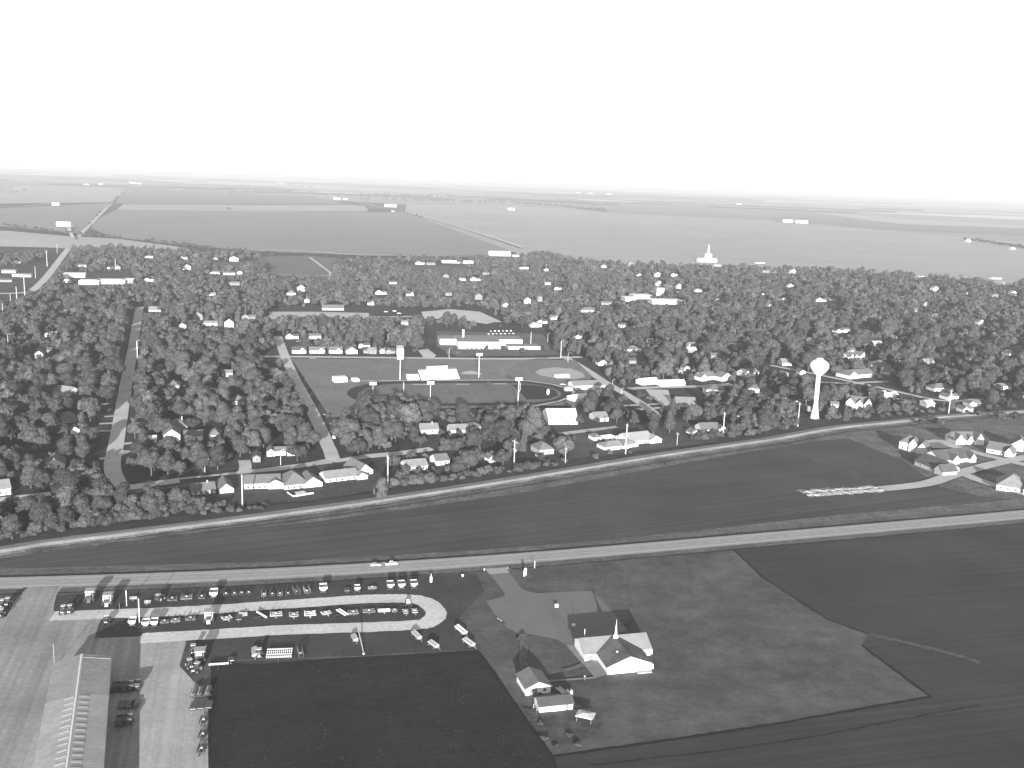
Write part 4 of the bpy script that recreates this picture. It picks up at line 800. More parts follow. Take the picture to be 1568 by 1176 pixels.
# ---------------------------------------------------------------- poles
POLEM = mat('weathered_pole', .55, .12, 1, .85); LP = mat('grey_lamp_pole', .6, .08, 1, .6)
WIRE = []
def pole(label, top, base, kind, arm=1.2):
    b = G(*base); hgt = (base[1]-top[1])/(base[1]-yhor(base[0]))*H*.985
    rr = max(.14, .016*hgt)
    t = thing({'u': 'utility_pole', 's': 'stadium_light', 'l': 'street_lamp', 'f': 'flag_pole'}[kind], label, {'u': 'utility pole', 's': 'floodlight', 'l': 'street lamp', 'f': 'flag pole'}[kind], b, GRID if kind == 's' else R(35), {'u': 'utility poles of the town', 's': 'floodlight poles round the pitch', 'l': 'street lamps', 'f': None}[kind])
    MB().tube((0, 0, 0), (0, 0, hgt), rr*1.25, rr*.8, 10).build('pole', POLEM if kind == 'u' else LP, t)
    if kind == 'u':
        MB().box(-.1, .1, -arm, arm, hgt-1.2, hgt-.95).build('crossarm', POLEM, t)
        for y in (-arm*.9, 0, arm*.9): MB().tube((0, y, hgt-.95 if y else hgt), (0, y, hgt-.6 if y else hgt+.35), .07, n=6).build('insulator', TRIM, t)
        if hgt > 13: WIRE.append((b, hgt-.6))
    elif kind == 's':
        MB().box(-2.6, 2.6, -.15, .15, hgt-1.7, hgt-1.55).box(-2.6, 2.6, -.15, .15, hgt-.3, hgt-.15).build('lamp_rack', LP, t)
        for z in (hgt-1.5, hgt-.1):
            b_ = MB()
            for x in (-2.2, -1.1, 0, 1.1, 2.2): b_.frus((x-.3, x+.3, -.6, -.55, z-.1), (x-.42, x+.42, -.3, -.1, z+.75))
            b_.build('floodlight_row', WHM, t)
    elif kind == 'l':
        MB().tube((0, 0, hgt-.1), (1.8, 0, hgt+.2), .07, n=6).build('arm', LP, t); MB().box(1.5, 2.3, -.2, .2, hgt+.1, hgt+.3).build('lamp_head', WHM, t)
    else: MB().lathe([(.05, hgt), (.2, hgt+.2), (.02, hgt+.4)], 10).build('finial', WHM, t)
    CLEAR.append((base[0]-2, top[1], base[0]+2, base[1]-(base[1]-top[1])*.25, b.y)); return t
for lab, tp, bs in (('tall pale railway pole at the far left shrubs', (104, 752), (106.5, 797)), ('tall pale railway pole in front of the two-storey-fronted white house', (370.8, 723), (371.3, 778)), ('tall pale railway pole beside the dark lawn, standing free', (594, 694), (593.5, 752)), ('tall pale pole with wide top arm and white boxes by the railway', (788.8, 671), (787, 715)), ('railway pole in shrubs between crossarm pole and two-part white house', (866, 683), (865.7, 709)), ('tall railway pole in front of the two-part white house', (960, 646), (957.8, 695)), ('shorter railway pole left of the tiny white shed-like house', (1037.5, 661), (1036.5, 683)), ('tall pale railway pole right of the house under tall trees', (1110, 629), (1107, 668)), ('thin pole in the trees just right of the tall pale railway pole', (1127.5, 634), (1129, 655)), ('tall pale pole left of the water tower foot', (1224, 614), (1221.5, 653)), ('pole over the small houses left of the right-hand street end', (1454, 595), (1452.5, 633))):
    t = pole(lab, tp, bs, 'u', 2.6 if 'wide top arm' in lab else 1.2)
    if 'wide top arm' in lab:
        for y in (-.6, .1, .7): MB().tube((.3, y, 9.3), (.3, y, 10.6), .3, n=10).build('transformer', WHM, t)
        MB().box(-.1, .1, -2.0, 2.0, 10.7, 10.9).build('crossarm', POLEM, t)
for lab, tp, bs in (('floodlight pole between concession building and small bleachers', (613.5, 545), (612.5, 583)), ('floodlight pole inside the left curve of the running track', (572, 585), (571, 607)), ('floodlight pole below the large bleachers on the near side of the pitch', (660, 583), (658.7, 623)), ('floodlight pole with wide rack right of the large bleachers', (734.5, 540), (733, 579)), ('floodlight pole with wide white rack near the right end of the pitch', (795, 577), (793, 623))): pole(lab, tp, bs, 's')
for lab, tp, bs in (('street lamp in front of the school lawn, left of the grandstand', (687.6, 533), (687.6, 549)), ('street pole at the right end of the pale cross street', (859, 521), (858.6, 548)), ('pole on the slanting right street beside the ball diamond', (869.6, 540), (869.5, 556)), ('pole beside the long grey-roofed white building', (938, 581), (937.6, 595)), ('pale pole on the lawn right of the white-roofed hall', (951.8, 594), (951, 614)), ('short lamp in front of the trees right of the school', (839, 510), (838.6, 524)), ('pole on the lawn below the straight street bend', (313.7, 703), (313.8, 723)), ('pole in front of the white houses above the railway row', (429.5, 688), (429.8, 712)), ('pole at the top of the straight street', (211, 520), (211, 560)), ('pole left of the small white houses in the left trees', (12, 511), (12.5, 530)), ('pole behind the row of houses on the pale street', (594.5, 511), (594, 525)), ('slim pole behind the three-gabled white house', (1330, 600), (1330, 614)), ('pole above the white gabled house behind the water tower', (1324, 527), (1323.5, 541))): pole(lab, tp, bs, 'l')
for lab, tp, bs in (('roadside pole at the far upper left corner of town, lowest', (4.6, 464), (4.8, 487)), ('roadside pole second from the left edge by the upper left field', (16.6, 449), (16.8, 472)), ('roadside pole on the cross lane in the upper left', (26.3, 438), (26.5, 470)), ('roadside pole at the upper left crossroads', (37.8, 421), (38, 452)), ('roadside pole left of the main road above the crossroads', (54.3, 407), (54.5, 426)), ('roadside pole beside the main road near the last trees', (72, 384), (72.3, 408)), ('roadside pole where the main road leaves the town', (87.5, 373), (87.7, 388)), ('pole in the trees behind the upper left shops', (177, 396), (177.2, 413))): pole(lab, tp, bs, 'u', 1.0)
pole('bright flag pole beside the school front', (813.2, 507), (812.5, 532), 'f')
WIRE.sort(key=lambda q: q[0].x); tl = [q for q in WIRE if q[0].y < 800]
b = MB()
for (p, h), (q, k) in zip(tl, tl[1:]):
    if (q-p).length > 320: continue
    for oy in (-1, 1):
        pr_ = None
        for i in range(9):
            s = i/8; c = p.lerp(q, s)+Vector((oy*.6, -oy*.8, h+(k-h)*s-6*(s-s*s)*1.2))
            if pr_ is not None: b.tube(pr_, c, .035, n=4)
            pr_ = c
tag(b.build('power_line', BLACK), 'thin dark wires strung between the railway poles', 'power line')
# ---------------------------------------------------------------- the many small houses among the crowns
SMALL = '''24,404,14,g 13,418,20,l 9,432,18,l 33,424,28,l 113.5,425,32,f 124,409,16,l 136,436,30,f 170,435,42,f 196,434,16,f 102,433,12,g 170,412,14,l 180,412,8,g 228,395,12,l 224,415,10,g 225,431,8,g 286,413,12,t 278,397,6,g 330,398,8,g 358,400,14,t 329,420,14,l 351,421,18,l 367,420,8,g 357,437,20,l 316,453,12,g 79,468,8,g 96,479,12,l 237,478,18,r 303.5,490,14,t 321,499,24,l 351,501,14,t 279,503,12,g 376,489,12,g 33,519,12,l 60,541,16,g 67.6,532,12,l 117,523,8,g 73,516,8,g 60,551,12,t 244,568,8,g 265,596,20,r 348,577,16,l 365,620,20,r 329,673,18,r 393,708,9,g 415,699,13,g 446,698,13,l
446,452,14,r 461,446,12,t 470,463,8,g 510,475,34,r 580,451,12,g 628,453,12,x 602,435,12,l 685,453,6,g 733,459,12,t 683,425,10,g 725,430,10,g 742,421,6,g 641,405,10,g 660,406,14,l 701,403,50,l 766,392,34,b 790,393,10,l 708,430,10,l 443.5,519,12,g 482,519,20,l 458,541,22,x 486,541,24,x 514,541,21,x 539,542,18,g 553,533,8,g 561,541,9,x 571,542,12,x 585.5,541,6,g 595,542,9,g 613,544,11,f 775,470,10,g 620,498,10,l 568,467,10,x
803,412,14,l 837,415,6,g 925,410,8,g 966,407,8,t 839,436,8,l 852,444,6,g 808,465,10,t 827,462,8,t 929,467,18,l 903,478,28,r 966,462,18,f 984,458,30,f 1011,453,12,T 1022,466,50,f 1099,408,10,l 1164,404,16,l 1173,418,12,l 979,423,6,g 1007,424,10,t 1031,423,6,g 1009.6,438,9,t 1040,442,8,t 1068,447,7,g 1099,462,8,g 1168,457,8,t 956,502,12,l 849,490,11,x 818,501,12,g 827,496,8,g 1087,513,14,x 997,526,8,l 1061,532,14,l 971,539,24,r 884.6,519,5,g 923,560,14,g 976,557,28,l 1060,540,14,l 1052,568,9,g 1042,573,7,g 1096,549,16,l 1126,533,9,g
1215,419,12,t 1211,440,10,g 1255,462,11,g 1279,472,9,g 1274,461,10,l 1201,461,8,g 1278,442,12,l 1284,510,7,g 1297,509,12,l 1327,505,7,g 1245,528,7,t 1368,522,14,x 1344,530,14,l 1406.5,478,14,x 1419,470,8,t 1438,487,14,x 1455,474,7,g 1433,446,10,t 1475,451,16,x 1412,425,10,l 1475,425,9,l 1526,428,18,l 1543,438,14,f 1552,453,10,t 1522,455,6,g 1503,499,10,t 1515,525,7,g 1307,541,10,l 1448,539,6,g 1561,538,14,x 1423,559,18,x 1445,556,8,g 1540,597,22,l 1445,599,36,r 1425,624,14,l 1479,632,9,g 1489,623,9,g 1456,613,12,g 1564,610,12,l 1204,577,7,g 1229,574,9,g 1205,560,16,r 1238,630,7,g 1216,604,12,l 1204,606,5,t 1550,545,10,r 1190,418,8,l 1180,470,6,g'''
smalls = []
for i, e in enumerate(SMALL.split()):
    x, y, wp, k = e.split(','); x, y, wp = float(x), float(y), float(wp)
    b = G(x, y); D = b.y; w_ = max(4.5, wp*D/F*.97); rz = GRID+R(random.choice((0, 0, 0, 4, -5))); wm = WHITE
    q = random.random(); rm = RM if q < .45 else RD if q < .7 else RL; wm = random.choice((WHITE, WHITE, WHITE, CREAM, CREAM, DULL, DULL))
    dpt = random.uniform(7.5, 10); blocks = None; win = 0
    if k == 'g': blocks = [(-w_/2, w_/2, 0, dpt+1, 3.0, min(3.2, w_*.3), 'y')]+([(w_/2, w_/2+random.uniform(4, 7), 2, dpt, 2.7, 1.8, 'x')] if random.random() < .6 else []); adj = 'gable-fronted house'
    elif k == 't': blocks = [(-w_/2, w_/2, 0, dpt, 5.4, min(3.4, w_*.35), 'y')]; adj = 'tall gabled house'
    elif k == 'l': blocks = [(-w_/2, w_/2, 0, dpt, 3.2, 1.8, 'x')]; adj = 'long low house'; rm = RW if random.random() < .15 else rm
    elif k == 'x': blocks = [(-w_/2, w_/2, 0, dpt, 3.0, 2.6, 'x'), (w_*.05, w_*.42, -1.5, dpt*.8, 3.2, 2.4, 'y')]; adj = 'house with a front gable'
    elif k == 'r': blocks = [(-w_/2, w_/2, 0, dpt+3, 2.6, 3.4, 'h' if random.random() < .5 else 'x')]; adj = 'dull grey-roofed house'; wm = CREAM; rm = RM if random.random() < .5 else RL
    elif k == 'f': blocks = [(-w_/2, w_/2, 0, 22, 5.5, 0, 'f')]; adj = 'flat-roofed white shop building'; rm = RW
    elif k == 'T': blocks = [(-w_/2, w_/2, 0, 16, 12, 0, 'f')]; adj = 'tall white block building'; rm = FLATR
    else: blocks = [(-w_/2, w_/2, 0, 20, 5, 5, 'x')]; adj = 'large white barn-like building'; rm = RW
    wins = row(-w_/2+.5, w_/2-.5, max(1, int(w_/4)), 0, 1.0, 1.1, 1.1) if D < 1500 else ()
    nm = {'f': 'shop_building', 'T': 'shop_building', 'b': 'barn'}.get(k, 'house')
    t = house(nm, '', {'f': 'shop', 'T': 'shop', 'b': 'barn'}.get(k, 'house'), b, rz, blocks, wm, rm, wins, [(w_*.2, 0, 1.0, 2.05)] if D < 1200 and k not in 'x' else ())
    c = CLEAR[-1]; cw = (c[2]-c[0])*.2+.5; CLEAR[-1] = (c[0]-cw, c[1]+(c[3]-c[1])*.12, c[2]+cw, c[3]+(c[3]-c[1])*.4, c[4])
    smalls.append((t, x, y, (('' if k in 'rfTb' else 'white ' if wm is WHITE else 'pale ' if wm is CREAM else 'grey ')+adj), D))
# elevator and church-like white building at the town edge
t = thing('grain_elevator', 'white grain elevator with a thin tower at the far edge of town', 'grain elevator', G(1085, 402), GRID)
MB().box(-24, 20, 0, 14, 0, 7).build('shed', WHITE, t); MB().prism([(-24.5, 7), (20.5, 7), (20, 9), (-24, 9)], 3, 11, 'y').build('roof', RW, t)
MB().box(-6, 8, 2, 12, 9, 17).prism([(-6, 17), (8, 17), (1, 22)], 2, 12, 'y').build('headhouse', WHITE, t); MB().lathe([(2.4, 20), (2.2, 28), (1.3, 29), (1.2, 36), (.1, 40)], 12, Matrix.Translation((1, 7, 0))).build('tower', WHITE, t)
HOUSES.append((t.location.x, t.location.y, 28)); CLEAR.append((1064, 382, 1104, 402, t.location.y))
# farmsteads in the far fields
FARM = '''97,347,20,'white farm house with sheds beside the main road beyond town';85,315,10,'long white barn far off left of the main road';132,284,7,'farthest left small white barn';154,283,6,'small white barn right of the farthest left one';203,281,9,'small white barn at the end of the left pale field';213,282,6,'tiny white barn beside the one at the pale field end';516,306,10,'white farm house where the far farm road bends';529,306,6,'small white shed right of the farm house at the road bend';598,317,18,'long white barn in the small grove by the far farm road';602,324,5,'small white shed in front of the grove barn';1207,341,16,'white barn, left of the pair in the wide pale field';1228,342,20,'longer white barn, right of the pair in the wide pale field';783,322,10,'faint white farmstead above the wide pale field';1484,371,6,'small white house at the left end of the right-hand hedgerow';1552,383,5,'small white shed under the right-hand hedgerow';431,281,8,'faint white farm house in the far left grove';886,296,7,'faint white farmstead, left of the three near the horizon';904,297,8,'faint white farmstead, middle of the three near the horizon';933,298,8,'faint white farmstead, right of the three near the horizon';1132,314,8,'faint white farmstead right of the horizon three'''
for e in FARM.split(';'):
    x, y, wp, lab = e.split(',', 3); x, y, wp = float(x), float(y), float(wp); b = G(x, y); w_ = wp*b.y/F
    hh = min(9, 4.5+w_*.08)
    house('farm_building', lab.strip("'"), 'barn', b, GRID, [(-w_/2, w_/2, 0, 14, hh, hh*.7, 'x')], WHITE, RW)
# cars
NCAR = [('white car parked on the slanting street', 511, 671, -72, WHM), ('grey car parked left on the slanting street', 464, 625, -72, LITM), ('grey car parked right across the slanting street', 481, 622, -72, LITM), ('white car parked in the lower left drive', 90, 729, 70, WHM), ('pale car on the lower left front drive of the wide-gabled house', 84, 743, 75, LITM), ('pale car standing on the front road right of the straight street bend', 231, 741, 15, LITM), ('white car near the track end in front of the arched building', 862, 590, 20, WHM), ('white car beside the water tower foot', 1222, 616, 10, WHM), ('white car on the lane right of the grey-roofed houses', 1353, 600, 20, WHM)]
for lab, x, y, a, m in NCAR: make_car(lab, G(x, y), R(a), m, 'car', 'parked cars')
for i in range(13):
    x = 748+i*3.1+random.uniform(-.6, .6); y = (508 if i % 2 else 512.5)-.02*(x-748)
    make_car('%s car in the school car park, %s from its left end' % (('white', 'pale grey')[i % 3 == 1], ('first', 'second', 'third', 'fourth', 'fifth', 'sixth', 'seventh', 'eighth', 'ninth', 'tenth', 'eleventh', 'twelfth', 'last')[i]), G(x, y), GRID+R(90), WHM if i % 3 != 1 else LITM, 'car', 'cars in the school car park')
for i, (x, y) in enumerate(((591, 478), (604, 477), (611, 480.5), (602, 498))):
    make_car(('white car on the lot above the long pale street, leftmost', 'white car on the lot above the long pale street, second', 'white car on the lot above the long pale street, third', 'white car below the long pale street lot')[i], G(x, y), GRID, WHM, 'car', 'parked cars')
# ---------------------------------------------------------------- trees
def ico(sub):
    t = (1+5**.5)/2
    v = [Vector(p).normalized() for p in ((-1, t, 0), (1, t, 0), (-1, -t, 0), (1, -t, 0), (0, -1, t), (0, 1, t), (0, -1, -t), (0, 1, -t), (t, 0, -1), (t, 0, 1), (-t, 0, -1), (-t, 0, 1))]
    f = [(0, 11, 5), (0, 5, 1), (0, 1, 7), (0, 7, 10), (0, 10, 11), (1, 5, 9), (5, 11, 4), (11, 10, 2), (10, 7, 6), (7, 1, 8), (3, 9, 4), (3, 4, 2), (3, 2, 6), (3, 6, 8), (3, 8, 9), (4, 9, 5), (2, 4, 11), (6, 2, 10), (8, 6, 7), (9, 8, 1)]
    for _ in range(sub):
        c = {}; nf = []
        def mid(a, b):
            k = (min(a, b), max(a, b))
            if k not in c: v.append(((v[a]+v[b])/2).normalized()); c[k] = len(v)-1
            return c[k]
        for a, b, d in f:
            x, y, z = mid(a, b), mid(b, d), mid(d, a); nf += [(a, x, z), (b, y, x), (d, z, y), (x, y, z)]
        f = nf
    return np.array([tuple(p) for p in v]), np.array(f)
ICO = {s: ico(s) for s in (0, 1, 2)}
def crown(seed, kind, nl, sub, nq, qs):
    "unit crown (radius 1 across, centre at 0): lumpy inner masses and leaf sprays standing off them"
    r = np.random.default_rng(seed); lobes = []
    if kind == 'conifer':
        for i in range(nl):
            z = -.9+1.9*i/(nl-1); lobes.append((np.array([r.normal(0, .04), r.normal(0, .04), z]), max(.1, .62*(1-(i/nl))), .55))
    else:
        fl = {'round': (.62, .52, .78), 'broad': (.68, .38, .62), 'upright': (.45, .75, 1.0), 'lopsided': (.62, .52, .75), 'bush': (.6, .3, .55)}[kind]
        lobes.append((np.array([0, 0, -.05]), .58, fl[2]*1.1))
        for i in range(nl):
            a = 6.283*i/nl+r.uniform(-.5, .5); q = r.uniform(.35, 1.0); z = r.uniform(-.75, 1.0)*fl[1]
            sh = fl[0]*q*(1-.35*max(0, z))
            if kind == 'lopsided' and math.cos(a) > .3: sh *= .65
            lobes.append((np.array([math.cos(a)*sh, math.sin(a)*sh, z]), r.uniform(.28, .46), .9))
    V_, T_ = [], []; n = 0
    iv, it = ICO[sub]
    for c, rad, sq in lobes:
        jit = 1+r.uniform(-.2, .16, len(iv))
        p = iv*(rad*.78*jit)[:, None]; p[:, 2] *= sq
        V_.append(p+c); T_.append(it+n); n += len(iv)
    wts = np.array([l[1]**2 for l in lobes]); wts /= wts.sum()
    cnt = 0; tries = 0; Q = []
    C_ = np.array([l[0] for l in lobes]); Rr = np.array([l[1] for l in lobes]); Sq = np.array([l[2] for l in lobes])
    while cnt < nq and tries < nq*6:
        tries += 1; k = r.choice(len(lobes), p=wts); d = r.normal(size=3); d /= np.linalg.norm(d)
        if d[2] < -.55: continue
        p = C_[k]+d*np.array([1, 1, Sq[k]])*Rr[k]*r.uniform(.86, 1.12)
        rel = (p-C_); rel[:, 2] /= Sq; dd = np.linalg.norm(rel, axis=1)/Rr; dd[k] = 9
        if dd.min() < .82: continue
        nrm = d+r.normal(0, .42, 3); nrm /= np.linalg.norm(nrm)
        a = np.cross(nrm, r.normal(size=3)); a /= np.linalg.norm(a); b_ = np.cross(nrm, a); s = qs*r.uniform(.6, 1.35)
        Q.append((p-a*s-b_*s*.5, p+a*s*.2-b_*s*.8, p+a*s+b_*s*.4, p-a*s*.3+b_*s*.9)); cnt += 1
    if Q:
        Q = np.array(Q).reshape(-1, 3); V_.append(Q); m = len(Q)//4
        i0 = n+4*np.arange(m); T_.append(np.stack([i0, i0+1, i0+2], 1)); T_.append(np.stack([i0, i0+2, i0+3], 1))
    return np.concatenate(V_), np.concatenate(T_)
def tri_mesh(name, V_, T_, m, tone=None):
    me = bpy.data.meshes.new(name); me.vertices.add(len(V_)); me.vertices.foreach_set('co', np.ascontiguousarray(V_, dtype=np.float32).ravel())
    me.loops.add(len(T_)*3); me.loops.foreach_set('vertex_index', np.ascontiguousarray(T_, dtype=np.int32).ravel())
    me.polygons.add(len(T_)); me.polygons.foreach_set('loop_start', np.arange(0, len(T_)*3, 3, dtype=np.int32))
    me.materials.append(m); me.update(calc_edges=True)
    if tone is not None:
        at = me.attributes.new('tone', 'FLOAT', 'POINT'); at.data.foreach_set('value', np.ascontiguousarray(tone, dtype=np.float32))
    return me
LEAF = {'dark': mat('leaf_dark', .052, .22, 3.0, .9, 0, .15, rnd=.14), 'mid': mat('leaf_mid', .069, .22, 3.0, .9, 0, .15, rnd=.14), 'pale': mat('leaf_pale', .092, .22, 3.0, .9, 0, .15, rnd=.12)}
LEAFS = mat('leaf_far', .071, .2, .35, .9, 0, .1, attr='tone')
BARK = mat('bark', .10, .25, 3, .95)
KINDS = ['round', 'broad', 'upright', 'lopsided']
HI = {(k, v): crown(50+i*7+v, k, 14, 2, 1700, .058) for i, k in enumerate(KINDS+['conifer', 'bush']) for v in (0, 1)}
LO = {(k, v): crown(90+i*5+v, k, 9, 1, 230, .105) for i, k in enumerate(KINDS+['conifer', 'bush']) for v in (0, 1)}
VLO = {(k, v): crown(140+i*5+v, k, 7, 0, 80, .16) for i, k in enumerate(KINDS+['conifer', 'bush']) for v in (0, 1)}
def trunk_mesh():
    b = MB().tube((0, 0, -.02), (.01, .01, .22), .030, .022, 8).tube((.01, .01, .22), (.0, .0, .62), .022, .008, 7)
    for a, z in ((.4, .2), (2.4, .26), (4.4, .23), (5.6, .3)): b.tube((0, 0, z), (.16*math.cos(a), .16*math.sin(a), z+.22), .013, .005, 6)
    return b.mesh('trunk', BARK)
TRUNK = trunk_mesh()
def inside(poly, x, y):
    c = False; n = len(poly)
    for i in range(n):
        (x1, y1), (x2, y2) = poly[i][:2], poly[i-1][:2]
        if (y1 > y) != (y2 > y) and x < (x2-x1)*(y-y1)/(y2-y1)+x1: c = not c
    return c
TOWN = [(-160, 400), (40, 396), (100, 386), (200, 385), (300, 391), (410, 394), (520, 405), (600, 400), (760, 400), (830, 392), (880, 405), (1000, 411), (1060, 412), (1120, 414), (1200, 415), (1350, 423), (1450, 430), (1568, 440), (1800, 455), (1800, 608), (1568, 624), (1441, 630), (1372, 637), (1270, 648), (1180, 663), (1009, 686), (790, 720), (590, 750), (400, 776), (200, 801), (76, 817), (0, 829), (-150, 849)]
HOLES = [[(438, 543), (892, 543), (915, 578), (905, 626), (870, 640), (700, 632), (640, 628), (600, 618), (530, 640), (508, 640)], [(395, 392), (515, 392), (508, 430), (418, 434)], [(640, 503), (832, 503), (850, 546), (640, 550)], [(405, 472), (565, 470), (640, 476), (735, 472), (790, 496), (745, 503), (640, 492), (405, 493)], [(-50, 405), (28, 412), (92, 384), (112, 384), (66, 446), (40, 470), (-60, 490)], [(272, 734), (430, 720), (560, 699), (606, 712), (606, 762), (470, 778), (345, 792), (290, 778)], [(880, 668), (1010, 650), (1110, 652), (1110, 680), (880, 706)], [(985, 594), (1080, 590), (1072, 632), (1010, 634)], [(100, 418), (205, 418), (205, 440), (100, 445)], [(322, 402), (400, 398), (402, 416), (322, 416)], [(560, 402), (700, 405), (740, 420), (640, 424)], [(1235, 640), (1262, 640), (1262, 655), (1235, 655)], [(560, 752), (800, 712), (1000, 684), (1180, 662), (1180, 680), (560, 770)], [(830, 640), (890, 640), (890, 664), (830, 664)]]
HOUSA = np.array(HOUSES); CL = np.array(CLEAR); wx = (CL[:, 2]-CL[:, 0])*.13; CL[:, 0] += wx; CL[:, 2] -= wx; CL[:, 3] -= (CL[:, 3]-CL[:, 1])*.35
extra = []
for pts, w_ in ROADS:
    for p in pts:
        x, y = P(p.x, p.y, 0); hw2 = w_/2*F/p.y*.8; extra.append((x-hw2, y-1.5, x+hw2, y+.5, p.y))
CLR = np.array(extra); RP = np.array([(p.x, p.y, w_/2+3.4) for pts, w_ in ROADS for p in pts])
trees = []                        # x, y, crown radius, height, kind, variant, tone
cell = {}
def ok(x, y, r, h, strict=True):
    if ((HOUSA[:, 0]-x)**2+(HOUSA[:, 1]-y)**2 < (HOUSA[:, 2]+r*.35)**2).any(): return False
    if ((RP[:, 0]-x)**2+(RP[:, 1]-y)**2 < (RP[:, 2]+r*.3)**2).any(): return False
    bx, by = P(x, y, 0); tx, ty = P(x, y, h); k = F/y; rx = r*k*.72
    X0, X1, Y0, Y1 = tx-rx, tx+rx, ty+.08*(by-ty), by-.15*(by-ty)
    if ((CL[:, 4] > y) & (CL[:, 0] < X1) & (CL[:, 2] > X0) & (CL[:, 1] < Y1) & (CL[:, 3] > Y0)).any(): return False
    rx *= .75
    if ((CLR[:, 4] > y) & (CLR[:, 0] < tx+rx) & (CLR[:, 2] > tx-rx) & (CLR[:, 1] < Y1) & (CLR[:, 3] > Y0+.2*(Y1-Y0))).any() and strict: return False
    return True
def near(x, y, s):
    i, j = int(x//20), int(y//20)
    for a in range(i-1, i+2):
        for b in range(j-1, j+2):
            for (u, v, t) in cell.get((a, b), ()):
                if (u-x)**2+(v-y)**2 < min(s, t)**2: return True
    return False
def put(x, y, r, h, k=None, tone=None, s=9):
    k = k or random.choices(KINDS+['conifer'], (38, 26, 20, 14, 2))[0]
    if k == 'conifer': r *= .62; h *= 1.05
    tone = tone or random.choices(('dark', 'mid', 'pale'), (34, 48, 18))[0]
    trees.append((x, y, r, h, k, random.randint(0, 1), tone)); cell.setdefault((int(x//20), int(y//20)), []).append((x, y, s))
MAN = '812,398,9,16,round,mid 826,396,10,19,broad,mid 842,397,10,19,round,dark 857,398,9,17,broad,mid 872,401,9,16,round,mid 705,404,8,13,round,mid 1052,414,9,15,round,dark 376,487,3.4,19,conifer,pale 545,652,3.2,13,conifer,pale 785,672,2.6,11,conifer,pale 241,655,2.6,13,conifer,pale 748,592,2.6,5.5,bush,dark 602,628,0,0,x,x 745,541,3,8,upright,dark 801,544,3.4,8,round,dark 835,540,3.4,8,round,dark 717,509,6,12,broad,dark 633,498,4,12,upright,dark 661,503,5,14,upright,dark 585,768,4,12,upright,pale 573,757,2.0,5,conifer,pale 905,632,8,16,upright,dark 980,612,5,8,broad,dark 995,616,4,7,broad,mid 888,652,3.2,8,round,dark 876,640,4,9,upright,pale 1014,655,5,15,upright,dark 1025,664,5,16,upright,mid 1000,668,5,16,upright,dark 1030,640,4,12,upright,dark 1425,647,5,7,broad,dark 1440,652,4,6,broad,mid 1410,650,3,5,bush,dark 1500,640,5,7,broad,mid 1530,644,6,8,round,mid 1555,646,5,8,broad,dark 685,545,2.5,6,round,dark 700,545,2,5,round,mid 478,688,6,12,broad,mid 455,706,6,10,broad,dark 430,700,0,0,x,x 600,716,5,8,round,mid 610,640,7,13,round,mid 560,640,7,14,round,mid 640,640,6,8.5,round,mid 625,630,6,11,broad,dark 655,648,5,8,round,mid 690,636,4,6,broad,mid 590,640,6,12,lopsided,dark 530,655,6,13,upright,mid 515,670,0,0,x,x 548,700,7,12,broad,dark 720,648,0,0,x,x'
for e in MAN.split():
    x, y, r, h, k, tn = e.split(','); 
    if k == 'x': continue
    b = G(float(x), float(y)); put(b.x, b.y, float(r), float(h), k, tn)
# one dart-throwing over the town; spacing grows with distance
n_try = 0
BX = [G(x, y) for x, y in TOWN]; ymin = min(p.y for p in BX); ymax = max(p.y for p in BX)
for n_try in range(90000):
    y = math.sqrt(random.uniform(ymin**2, ymax**2)); x = random.uniform(-.56, .56)*y
    s = 9.2 if y < 900 else 9.2+(y-900)/900*4.0; s = min(s, 14)*(.6+.13*random.randint(1, 4))
    if near(x, y, s): continue
    px, py = P(x, y, 0)
    if not inside(TOWN, px, py) or any(inside(hh, px, py) for hh in HOLES): continue
    gp = math.sin(x*.041+1.7*math.sin(y*.023))*math.sin(y*.035+1.3*math.sin(x*.019))
    if gp > .72 and random.random() < .8: continue
    q = random.random(); r = random.uniform(3.6, 5.6) if q < .28 else random.uniform(5.8, 8.0) if q < .8 else random.uniform(8.0, 10.6)
    h = r*random.uniform(1.35, 1.75)+random.uniform(1.5, 4.5)
    if py > 700: r *= .85; h *= .85
    if ok(x, y, r, h): put(x, y, r, h, s=s)
    else:
        r *= .5; h *= .5
        if ok(x, y, r, h) and random.random() < .7: put(x, y, r, h, s=s*.7)
# shrubs and hedges beside the railway
shr = []
for x0, x1, off, n_, rr in ((-60, 100, 13, 16, 2.6), (100, 330, 15, 30, 2.8), (110, 300, 21, 18, 3.0), (315, 368, 13, 9, 2.0), (368, 420, 10, 6, 1.2), (595, 690, 15, 16, 2.6), (690, 870, 12, 26, 2.0), (870, 1000, 12, 4, 1.6), (1090, 1240, 14, 20, 2.6), (1180, 1340, 16, 18, 2.8), (1340, 1568, 12, 14, 2.4)):
    for i in range(n_):
        px = x0+(x1-x0)*(i+random.uniform(.1, .9))/n_
        k = min(range(len(rp)), key=lambda j: abs(P(*rp[j])[0]-px)); d = (rp[min(k+1, len(rp)-1)]-rp[k-1]).normalized(); nrm = Vector((-d.y, d.x, 0))
        f_ = (px-P(*rp[k])[0]); p = G(px, P(*rp[k])[1]+f_*(P(*rp[k+1])[1]-P(*rp[k])[1])/(P(*rp[k+1])[0]-P(*rp[k])[0]+1e-6))+nrm*(off+random.uniform(-3, 4))
        r = rr*random.uniform(.9, 1.7); h = r*random.uniform(1.3, 2.0)
        if ((HOUSA[:, 0]-p.x)**2+(HOUSA[:, 1]-p.y)**2 > (HOUSA[:, 2]*.8)**2).all() and ok(p.x, p.y, r, h, False): put(p.x, p.y, r, h, 'bush', random.choice(('mid', 'mid', 'pale', 'pale', 'dark')), 3)
